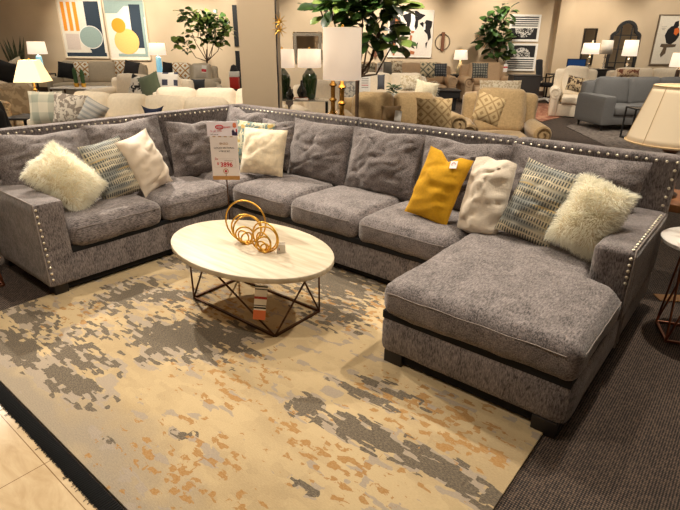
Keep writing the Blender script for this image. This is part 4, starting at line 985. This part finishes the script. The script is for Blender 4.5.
t, z = lamp('second brass stick lamp just behind the big drum lamp', 333, 62, 78, 5.33, .08, .09, BIGSH, brass, LZ)
# big fig plant
b_ = 5.8; p0 = at(357, 100, b_)
tree('fiddle_leaf_fig', 'big dark-leaved fig plant rising behind the drum lamp, top centre', p0, [cl(u, v, a, c, b_, p0, dy) for u, v, a, c, dy in ((345, 5, 24, 14, 0), (372, 18, 20, 16, -.05), (330, 10, 12, 10, .05), (388, 8, 16, 10, 0), (378, 36, 15, 9, 0), (396, 40, 7, 9, -.1), (362, 42, 10, 7, .05), (365, -12, 30, 14, 0), (318, 6, 5, 6, 0))], [(0, 0, .9), (.0, 0, 1.3), (.05, 0, 1.6)], .20, 260, seed=8, young=.3, leafw=.52)
# left-centre sofa with grey pillows
q = at(326, 98, 8.7); sofa_gen('armchair', 'cream armchair behind the brass lamp', 'armchair', F3(q), TURN+.3, 1.0, .9, .98, 1, IVL, arm='roll', aw=.2)
bp('grey mottled pillow on the cream armchair right of the brass lamp', 349, 93, 7.6, .30, .34, pattern('blotch', (150, 142, 128), (100, 96, 90), 25))
# tan loveseat
q = at(397, 118, 6.95); sofa_gen('loveseat', 'tan chenille roll-arm loveseat behind the middle of the sectional', 'sofa', F3(q), TURN+.12, 1.58, .9, .95, 2, TAN, arm='roll', aw=.24, ah=.76, seam=plain((120, 96, 64), .9))
DI = pattern('diamond', (188, 162, 118), (150, 122, 82), 12)
bp('tan diamond-pattern pillow at the right end of the tan loveseat', 434, 115, 6.45, .44, .40, DI)
bp('small brown pillow on the tan loveseat with a white card', 391, 115, 6.3, .24, .22, plain((146, 120, 86), .95, bmp=.5))
g0 = at(398, 116, 6.15); o = MB(); o.box((-.04, -.002, -.06), (.04, .002, .06), WHT); ob = o.build('price_card', None, g0, (-.2, .1, TURN), smooth=False); tag(ob, 'white price card on the tan loveseat', 'tag')
# tan armchair and ottoman
q = at(502, 117, 7.15); sofa_gen('armchair', 'tan chenille roll-arm armchair behind the sectional', 'armchair', F3(q), TURN-.12, 1.10, .88, 1.0, 1, TAN, arm='roll', aw=.22, ah=.62, seam=plain((120, 96, 64), .9), lean=.2)
bp('tan diamond-pattern pillow tilted on the tan armchair', 489, 109, 6.7, .36, .36, DI, roll=.3)
q = at(543, 134, 6.3); t = thing('ottoman', 'tan chenille ottoman before the tan armchair', 'ottoman', F3(q), TURN-.15)
mb = MB(); mb.cushion((-.36, -.26, .12), (.36, .26, .44), TAN, r=.08, puff=.03, n=20, nz=.004); mb.build('cushion', t)
for x in (-.28, .28):
    for y in (-.2, .2): mb = MB(); mb.lathe([(.02, 0), (.03, .13)], BLACKWOOD, 10, TR((x, y, 0))); mb.build('leg', t)
q = at(523, 133, 6.1); t = thing('tray_ornament', 'small dark and gold ornament on the ottoman', 'ornament', (q.x, q.y, .475), TURN)
mb = MB()
for i in range(9): a = i*.7; mb.tube([(0, 0, .02), (.05*math.cos(a), .03*math.sin(a), .045), (.09*math.cos(a), .05*math.sin(a), .015)], [.012, .009, .003], GOLD if i % 2 else BMET, 6)
mb.build('petals', t)
q = at(497, 132, 6.2)
bp('cream pillow top showing behind the tan armchair', 500, 92, 8.3, .66, .36, pattern('blotch', (222, 208, 182), (190, 168, 136), 30))
# beige sofa under cows
q = at(400, 75, 15.6); sofa_gen('sofa', 'long beige sectional sofa beneath the cow canvas', 'sofa', F3(q), TURN, 3.1, .95, 1.02, 4, SAND, arm='roll', aw=.26, ah=.72)
for u, v, w_, h_, mt, lb_ in ((368, 69, .42, .30, pattern('blotch', (176, 162, 136), (96, 84, 66), 16), 'brown mottled pillow at the left of the beige sectional'), (388, 68, .26, .34, plain((112, 106, 96), .9), 'dark grey pillow beside the floral one on the beige sectional'), (396.5, 67, .32, .34, pattern('blotch', (216, 200, 172), (146, 122, 92), 14), 'cream floral pillow on the beige sectional'),
                            (428, 70, .44, .42, pattern('diamond', (206, 190, 156), (110, 108, 92), 7), 'cream diamond medallion pillow at the right of the beige sectional'), (440, 70, .38, .36, pattern('weave', (60, 62, 66), (112, 112, 110), 30), 'dark blue woven pillow at the right end of the beige sectional')):
    bp(lb_, u, v, 14.9, w_, h_, mt)
q = at(391, 84, 12.2); sofa_gen('sofa', 'ivory sofa in the middle distance behind the tan loveseat', 'sofa', F3(q), TURN, 1.75, .9, .92, 2, IVL, arm='box', aw=.16)
bp('charcoal pillow at the left of the ivory middle sofa', 381, 82, 11.7, .16, .32, plain((84, 84, 88), .9)); bp('cream knit pillow at the right of the ivory middle sofa', 410, 83, 11.7, .44, .34, pattern('blotch', (226, 212, 186), (196, 176, 142), 22))
table_gen('white cocktail table with a green plant in the middle distance', at(388, 95, 10.8), 1.0, .55, .50, WHT, name='cocktail_table')
g0 = at(394, 90, 10.7); t = thing('potted_plant', 'small green plant in a white pot on the white cocktail table', 'plant', (g0.x, g0.y, .50), TURN)
mb = MB(); mb.lathe([(.07, 0), (.10, .14), (.09, .14), (0, .13)], WHT, 20, cap=False); mb.build('pot', t)
mb = MB()
for i in range(26): a = random.uniform(0, 6.28); leaf(mb, Vector((.03*math.cos(a), .03*math.sin(a), .14+random.uniform(0, .14))), Vector((math.cos(a), math.sin(a), random.uniform(.0, 1.0))), Vector((0, -.2, 1)), .14, .08, LEAF)
mb.build('foliage', t, ang=180)
for u, v, b_, w_, h_, lb_ in ((365, 84, 10.2, .20, .30, 'white framed price sign standing left of the white cocktail table'), (380, 68, 13.6, .16, .24, 'white price sign standing before the beige sectional')):
    A = at(u, v, b_); t = thing('price_sign', lb_, 'sign', F3(A), TURN)
    mb = MB(); mb.box((-w_/2, -.005, A.z-h_/2), (w_/2, .005, A.z+h_/2), WHT); c_ = mb.build('card', t, smooth=False)
    mb = MB()
    for k_ in range(5): mb.box((-w_*.32, -.007, A.z+h_*(.3-k_*.13)), (w_*.32, -.004, A.z+h_*(.3-k_*.13)+.012), GR if k_ != 3 else REDI)
    mb.build('print', c_, smooth=False)
    mb = MB(); mb.tube([(0, 0, .01), (0, 0, A.z-h_/2)], .006, BMET, 6); mb.lathe([(.1, 0), (.1, .01), (0, .012)], BMET, 16, cap=False); mb.build('stand', t)
q = at(440, 92, 13.6); t = thing('cocktail_table', 'black block cocktail table before the beige sectional', 'table', F3(q), TURN)
mb = MB(); mb.box((-.45, -.3, .30), (.45, .3, .46), BLK2, .01); mb.box((-.38, -.24, .0), (.38, .24, .30), BLK2, .01); mb.build('body', t, smooth=False); mb = MB(); mb.box((-.47, -.32, .46), (.47, .32, .50), BLACKWOOD, .01); mb.build('top', t, smooth=False)
q = at(426, 91, 9.6); c_ = MB(); c_.pillow(.42, .36, .16, FURB, n=10, wr=.01); fo = c_.build('fur_pillow'); fo.matrix_world = Matrix.Translation(q) @ Euler((0, 0, TURN)).to_matrix().to_4x4() @ Euler((-.4, .2, 0)).to_matrix().to_4x4(); tag(fo, 'white fur pillow on the bench behind the tan loveseat', 'pillow'); fur(fo, .42, .36, .16, n=500, L=.06)
t = thing('bench', 'low cream bench holding the distant white fur pillow', 'bench', F3(at(418, 100, 9.65)), TURN)
mb = MB(); mb.cushion((-.5, -.22, .36), (.5, .22, .60), IVL, r=.05, puff=.02, n=14); mb.build('seat', t)
for x in (-.44, .44):
    for y in (-.17, .17): mb = MB(); mb.box((x-.02, y-.02, 0), (x+.02, y+.02, .40), BLACKWOOD); mb.build('leg', t, smooth=False)
# sand armchair far
q = at(486, 84, 15.3); sofa_gen('armchair', 'sand roll-arm armchair beneath the right fig tree', 'armchair', F3(q), TURN+.05, 1.45, .95, 1.06, 1, SAND, arm='roll', aw=.27, ah=.72, seam=plain((140, 110, 80), .9))
bp('dark woven pillow on the sand armchair', 480, 70.5, 14.7, .44, .40, pattern('weave', (70, 70, 66), (130, 126, 112), 30))
g0 = at(505.5, 68, 14.75); o = MB(); o.box((-.055, -.002, -.1), (.055, .002, .1), WHT); o.box((-.055, -.003, .0), (.055, -.0018, .04), REDI); ob = o.build('price_card', None, g0, (0, 0, TURN), smooth=False); tag(ob, 'white and red price card on the sand armchair\'s right side', 'tag')
q = at(484, 92, 13.2); t = thing('ottoman', 'sand ottoman before the sand armchair', 'ottoman', F3(q), TURN); mb = MB(); mb.cushion((-.42, -.3, .1), (.42, .3, .45), SAND, r=.05, puff=.03, n=14); mb.build('cushion', t)
for x in (-.34, .34):
    for y in (-.22, .22): mb = MB(); mb.lathe([(.02, 0), (.03, .11)], BLACKWOOD, 8, TR((x, y, 0))); mb.build('leg', t)
q = at(458, 82, 16.75); cabinet('black chest between the beige sectional and sand armchair', q, .52, .45, .68, BLK2, 2)
t, z = lamp('small lamp with white shade and clear glass base on the black chest', 460.5, 50, 59.5, 16.7, .18, .21, SHW, gourd(plain((190, 180, 150), .08, spec=.8), .12), .68); bulb(t, z, 12)
b_ = 16.3; p0 = at(497, 66, b_)
tree('fiddle_leaf_fig', 'fiddle leaf fig tree standing left of the striped prints', p0, [cl(u, v, a, c, b_, p0, dy) for u, v, a, c, dy in ((500, 16, 9, 10, 0), (492, 32, 11, 11, 0), (502, 38, 10, 10, .1), (496, 52, 10, 8, 0), (486, 40, 6, 7, 0), (508, 10, 4, 4, 0))], [(0, 0, .8), (0, 0, 1.2), (.03, 0, 1.5)], .26, 170, seed=12, young=.05, pot=(.2, .35), leafw=.72)
q = at(523.5, 84, 14.6); cabinet('dark grey cabinet beneath the striped prints', q, .72, .5, .80, plain((52, 50, 50), .5), 1)
# red rug, shag rug
def flat(name, label, pts, mat, h=.012):
    mb = MB(); P = [F3(at(u, v, 1)) for u, v in pts]
    G_ = []
    for u, v in pts:
        d = Fv + Rv*((u-340)/FPX) - Uv*((v-255)/FPX); tt = -CAM.z/d.z; G_.append(CAM+d*tt)
    bm = bmesh.new(); a = [bm.verts.new((g.x, g.y, .001)) for g in G_]; b2 = [bm.verts.new((g.x, g.y, h)) for g in G_]
    bm.faces.new(a[::-1]); bm.faces.new(b2); n = len(a)
    for i in range(n): bm.faces.new((a[i], a[(i+1) % n], b2[(i+1) % n], b2[i]))
    bmesh.ops.recalc_face_normals(bm, faces=bm.faces[:]); mb.frombm(bm, mat); return tag(mb.build(name, smooth=False), label, 'rug')
flat('area_rug', 'grey shag rug under the slate sofa', [(566, 127), (632, 159), (700, 172), (740, 128), (620, 105)], pattern('blotch', (122, 110, 100), (86, 76, 70), 16))
flat('area_rug', 'red patterned rug left of the cream armchair', [(515, 108), (541, 122), (575, 114), (560, 104), (530, 103)], pattern('blotch', (140, 84, 62), (176, 130, 100), 6))
# slate sofa
rzs = TURN+.14; d_ = Fv + Rv*((599-340)/FPX) - Uv*((132-255)/FPX); g_ = CAM+d_*(-CAM.z/d_.z)
q = g_ - Matrix.Rotation(rzs, 3, 'Z') @ Vector((-1.31, -.49, 0))
sofa_gen('sofa', 'slate grey three-seat roll-arm sofa at right', 'sofa', F3(q), rzs, 2.62, .98, .95, 3, SLATE, arm='box', aw=.25, ah=.66)
# cream armchair
q = at(573, 96, 12.6); sofa_gen('armchair', 'cream wing-back armchair between office chair and slate sofa', 'armchair', F3(q), TURN-.35, 1.0, .9, 1.08, 1, IVL, arm='roll', aw=.24, ah=.66, seam=OAT, skirt=True)
bp('leopard print pillow on the cream armchair', 575, 84, 11.6, .36, .32, pattern('blotch', (206, 180, 140), (70, 50, 36), 16), roll=.2)
# office chair
q = at(546, 94, 15.4); t = thing('office_chair', 'black mesh office chair with white star base near the corner', 'chair', F3(q), TURN+.9)
mb = MB(); mb.cushion((-.25, -.25, .45), (.25, .25, .53), BLKF, r=.03, n=10); mb.build('seat', t)
mb = MB(); mb.cushion((-.24, .22, .58), (.24, .27, 1.15), plain((60, 62, 66), .8), r=.02, n=12, warp=lambda P: Vector((P.x, P.y+.15*(P.z-.58), P.z))); mb.build('backrest', t)
mb = MB(); mb.tube([(0, 0, .1), (0, 0, .46)], .025, BMET); mb.tube([(0, .2, .48), (0, .28, .7)], .02, BMET); mb.build('column', t)
for k_ in range(5): a = k_*2*PI/5; mb = MB(); mb.tube([(0, 0, .12), (.3*math.cos(a), .3*math.sin(a), .07)], [.03, .018], WHT); mb.lathe([(0, -.03), (.03, -.03), (.03, .03), (0, .03)], BLK2, 12, TR((.3*math.cos(a), .3*math.sin(a), .031), (PI/2, 0, a)), cap=False); mb.build('star_arm', t)
for s_ in (-1, 1): mb = MB(); mb.tube([(s_*.25, .05, .5), (s_*.3, .05, .7), (s_*.3, -.18, .72)], .015, BMET); mb.build('armrest', t)
# desk with monitor
q = at(572, 72, 16.0); table_gen('dark desk with a computer screen behind the cream armchair', q, 1.3, .6, .76, BLACKWOOD, name='desk')
g0 = at(576, 65, 15.9); t = thing('monitor', 'small dark screen with blue picture on the desk', 'screen', (g0.x, g0.y, .76), TURN-.2)
mb = MB(); mb.box((-.26, -.015, .10), (.26, .015, .42), BLK2, .005); mb.build('housing', t, smooth=False); mb = MB(); mb.box((-.24, -.017, .12), (.24, -.0145, .40), glow((40, 90, 150), .3, 'lit_screen', (10, 20, 40))); mb.build('display', t, smooth=False)
mb = MB(); mb.box((-.1, -.08, 0), (.1, .08, .012), BLK2); mb.box((-.02, -.01, .01), (.02, .01, .12), BLK2); mb.build('stand', t, smooth=False)
# console w/ lamps by mirrors
q = at(606, 80, 16.6); cabinet('dark console chest below the mirrors behind the slate sofa', q, 2.0, .45, .88, BLACKWOOD, 4)
for u, vt, vb, rr, sh_, lb_, pw in ((590, 43, 54, .22, SHW, 'lit white shade lamp before the narrow mirror', 14), (605.5, 40, 54, .16, SHG, 'grey shade lamp with glass stem between the two mirrors', 0), (629, 40, 56, .19, SHW, 'white drum lamp with glass stem before the arched mirror', 10)):
    t, z = lamp(lb_, u, vt, vb, 16.5, rr, rr*1.12, sh_, stick(plain((196, 188, 176), .1, .6), .02), .88)
    if pw: bulb(t, z, pw)
q = at(656, 82, 13.9); sofa_gen('sofa', 'cream sofa showing over the slate sofa\'s back', 'sofa', F3(q), TURN, 2.3, .95, 1.0, 2, IVL, arm='roll', aw=.2)
bp('long brown and red woven bolster behind the slate sofa', 628, 73, 12.3, .52, .18, pattern('blotch', (206, 176, 140), (120, 66, 44), 14))
q = at(678, 80, 12.4); table_gen('dark side table at the right edge behind the slate sofa', q, .5, .45, .78, BLACKWOOD)
t, z = lamp('white drum lamp with dark stem at the right edge', 679, 53, 67, 12.4, .18, .2, SHW, colbase(plain((60, 44, 34), .4), .05), .78); bulb(t, z, 10)
# black open side table
q = at(643, 128, 9.3); t = thing('side_table', 'black open metal frame side table before the slate sofa', 'table', F3(q), TURN-.1)
mb = MB(); w_, d_, h_ = .27, .2, .55
for z_ in (.03, h_):
    P = [(-w_, -d_, z_), (w_, -d_, z_), (w_, d_, z_), (-w_, d_, z_)]; mb.tube(P, .014, BLK2, closed=True, sq=True)
mb.build('frame', t)
for x in (-w_, w_):
    for y in (-d_, d_): mb = MB(); mb.box((x-.012, y-.012, 0), (x+.012, y+.012, h_), BLK2); mb.build('leg', t, smooth=False)
mb = MB(); mb.box((-w_, -d_, h_-.005), (w_, d_, h_+.005), plain((90, 78, 66), .2)); mb.build('table_top', t, smooth=False)
mb = MB(); mb.box((-w_, -d_, .02), (w_, d_, .045), BLK2); mb.build('shelf', t, smooth=False)

# ---------------- near right lamp and chest
WOOD = pattern('stripe', (150, 98, 52), (134, 84, 42), 14, rough=.45)
t = table_gen('brown wooden table behind the sectional\'s right corner holding the bell-shade lamp', Vector((3.02, 1.28, 0)), .90, .44, .66, BLACKWOOD, rz=0, top=plain((136, 88, 46), .5, var=.15, scale=8), th=.05)
t = thing('table_lamp', 'large cream bell-shade lamp with dark base at the right edge', 'lamp', (2.93, 1.26, .66), 0)
mb = MB(); SHB = glow((255, 222, 176), .2, 'cream_bell_shade', (228, 208, 176)); R2, R1, Z0, Z1 = .275, .175, .345, .70
prof = []
mb.lathe([(R2-(R2-R1)*(k/8)**.92, Z0+(Z1-Z0)*k/8) for k in range(9)], SHB, 48, cap=False); so_ = mb.build('lamp_shade', t); sm = so_.modifiers.new('s', 'SOLIDIFY'); sm.thickness = .004
TRM = plain((206, 176, 130), .8); mb = MB()
for rr, zz in ((R2+.002, Z0+.006), (R1+.002, Z1-.006)): mb.tube([(rr*math.cos(a*PI/24), rr*math.sin(a*PI/24), zz) for a in range(48)], .005, TRM, 6, closed=True)
for k_ in range(8): a = k_*PI/4+.3; mb.tube([((R2+.002)*math.cos(a), (R2+.002)*math.sin(a), Z0), ((R1+.002)*math.cos(a), (R1+.002)*math.sin(a), Z1)], .002, TRM, 5)
mb.build('shade_trim', so_)
mb = MB(); mb.lathe([(.10, 0), (.10, .02), (.06, .04), (.075, .10), (.085, .16), (.05, .24), (.035, .28), (.05, .30), (.045, .36), (.02, .40), (.01, .64)], plain((52, 34, 26), .3, spec=.7), 28); mb.build('lamp_base', t)
bulb(t, 1.18, 5)
t = thing('decor_bowl', 'small orange and white dish on the brown chest', 'ornament', (3.30, 1.22, .6605), 0)
mb = MB(); mb.lathe([(.03, 0), (.05, .01), (.08, .04), (.075, .04), (0, .015)], plain((196, 120, 60), .5), 20, cap=False)
mb.build('dish', t)
mb = MB(); mb.cushion((-.04, -.04, .02), (.04, .04, .06), WHT, r=.02, n=6); mb.build('contents', t)
t = thing('floor_tag', 'fallen orange-brown paper tag on the carpet by the right end table', 'tag', (3.16, 1.15, .001), .6)
mb = MB(); mb.box((-.09, -.05, 0), (.09, .05, .004), plain((176, 120, 52), .6)); mb.build('card', t, smooth=False)

LA, KW = 24, 3.0
# ================================================================= LIGHT
w = bpy.data.worlds.new('w'); sc.world = w; w.use_nodes = True; w.node_tree.nodes['Background'].inputs[0].default_value = (.02, .018, .016, 1)
def area(p, tgt, power, size, col=(1, .85, .66), name='ceiling_light', spread=PI):
    l = bpy.data.lights.new(name, 'AREA'); l.shape = 'DISK'; l.size = size; l.energy = power; l.color = col; l.spread = spread
    o = bpy.data.objects.new(name, l); C.objects.link(o); o.location = p; o.rotation_euler = (Vector(tgt)-Vector(p)).to_track_quat('-Z', 'Y').to_euler(); return o
def spot(p, tgt, power, ang, r=.05, blend=.5, col=(1, .83, .62)):
    l = bpy.data.lights.new('track_spot', 'SPOT'); l.energy = power; l.color = col; l.spot_size = math.radians(ang); l.spot_blend = blend; l.shadow_soft_size = r
    o = bpy.data.objects.new('track_spot', l); C.objects.link(o); o.location = p; o.rotation_euler = (Vector(tgt)-Vector(p)).to_track_quat('-Z', 'Y').to_euler(); return o
ZL = HH-.03
AC = (1, .92, .79)
for a in (-9, -5.4, -1.8, 1.8, 5.4, 9):
    for b_, kk in ((-1.5, .25), (2.5, .40), (6.5, 1.0), (10.5, 1.25), (14.0, 1.25)):
        p = hall(a, b_, ZL); area(p, (p.x, p.y, 0), LA*kk, .5, AC)
def sp(p, t, e, an, r=.05, bl=.6): return spot(p, t, e, an, r, bl, (1, .91, .77))
sp((-2.5, .3, 3.4), (1.1, -.7, 0), 820, 56, .035)
sp((1.3, .2, 3.6), (1.3, -.5, 0), 110, 95)
sp((2.9, .9, 3.6), (2.5, -.3, .3), 330, 80)
sp((-.9, -.6, 3.6), (-.3, -1.0, .4), 250, 85)
sp(hall(-1.4, 4.2, 3.6), hall(-.85, 6.2, 1.3), 330, 60)
sp((1.4, -2.1, 3.6), (1.3, -1.6, 0), 170, 85)
for a, tz, pw in ((-7.6, 1.6, 150), (-5.6, 1.7, 170), (-3.5, 1.6, 150), (-.6, 1.7, 150), (1.6, 1.7, 190), (4.6, 1.7, 135), (7.6, 1.6, 120), (10, 1.7, 80)):
    p = hall(a, HB1-2.4, 3.55); sp(p, hall(a+.1, HB1, tz), pw*KW, 75, .05, .8)
for a, b2, pw in ((-4, 6.3, 130), (-2, 9, 130), (.8, 6.5, 135), (2.6, 6.6, 120), (1.2, 10.5, 140), (5.4, 10.0, 140), (-5, 12, 140), (4, 13, 140)):
    p = hall(a-.8, b2-1.6, 3.55); sp(p, hall(a, b2+.3, .5), pw*KW, 60, .06, .8)

GROUPS = {'table_lamp': 'table lamps around the showroom', 'framed_picture': 'framed pictures on the back wall', 'end_table': 'round marble end tables', 'fiddle_leaf_fig': 'potted fig trees',
          'armchair': 'armchairs around the showroom', 'sofa': 'sofas around the showroom', 'loveseat': 'loveseats around the showroom', 'throw_pillow': 'showroom throw pillows', 'potted_cactus': 'potted cacti on the cocktail table', 'book': 'books on the console',
          'vase': 'dark vases on the console', 'wall_ornament': 'metal hoop sconces', 'console_table': 'dark console tables', 'side_table': 'side tables', 'cocktail_table': 'cocktail tables', 'ottoman': 'ottomans', 'price_card': 'price cards', 'price_tag': 'paper price tags', 'wall_mirror': 'rectangular wall mirrors'}
for o in bpy.data.objects:
    if o.parent is None and 'label' in o and 'group' not in o:
        k_ = o.name.split('.')[0]
        if k_ in GROUPS: o['group'] = GROUPS[k_]
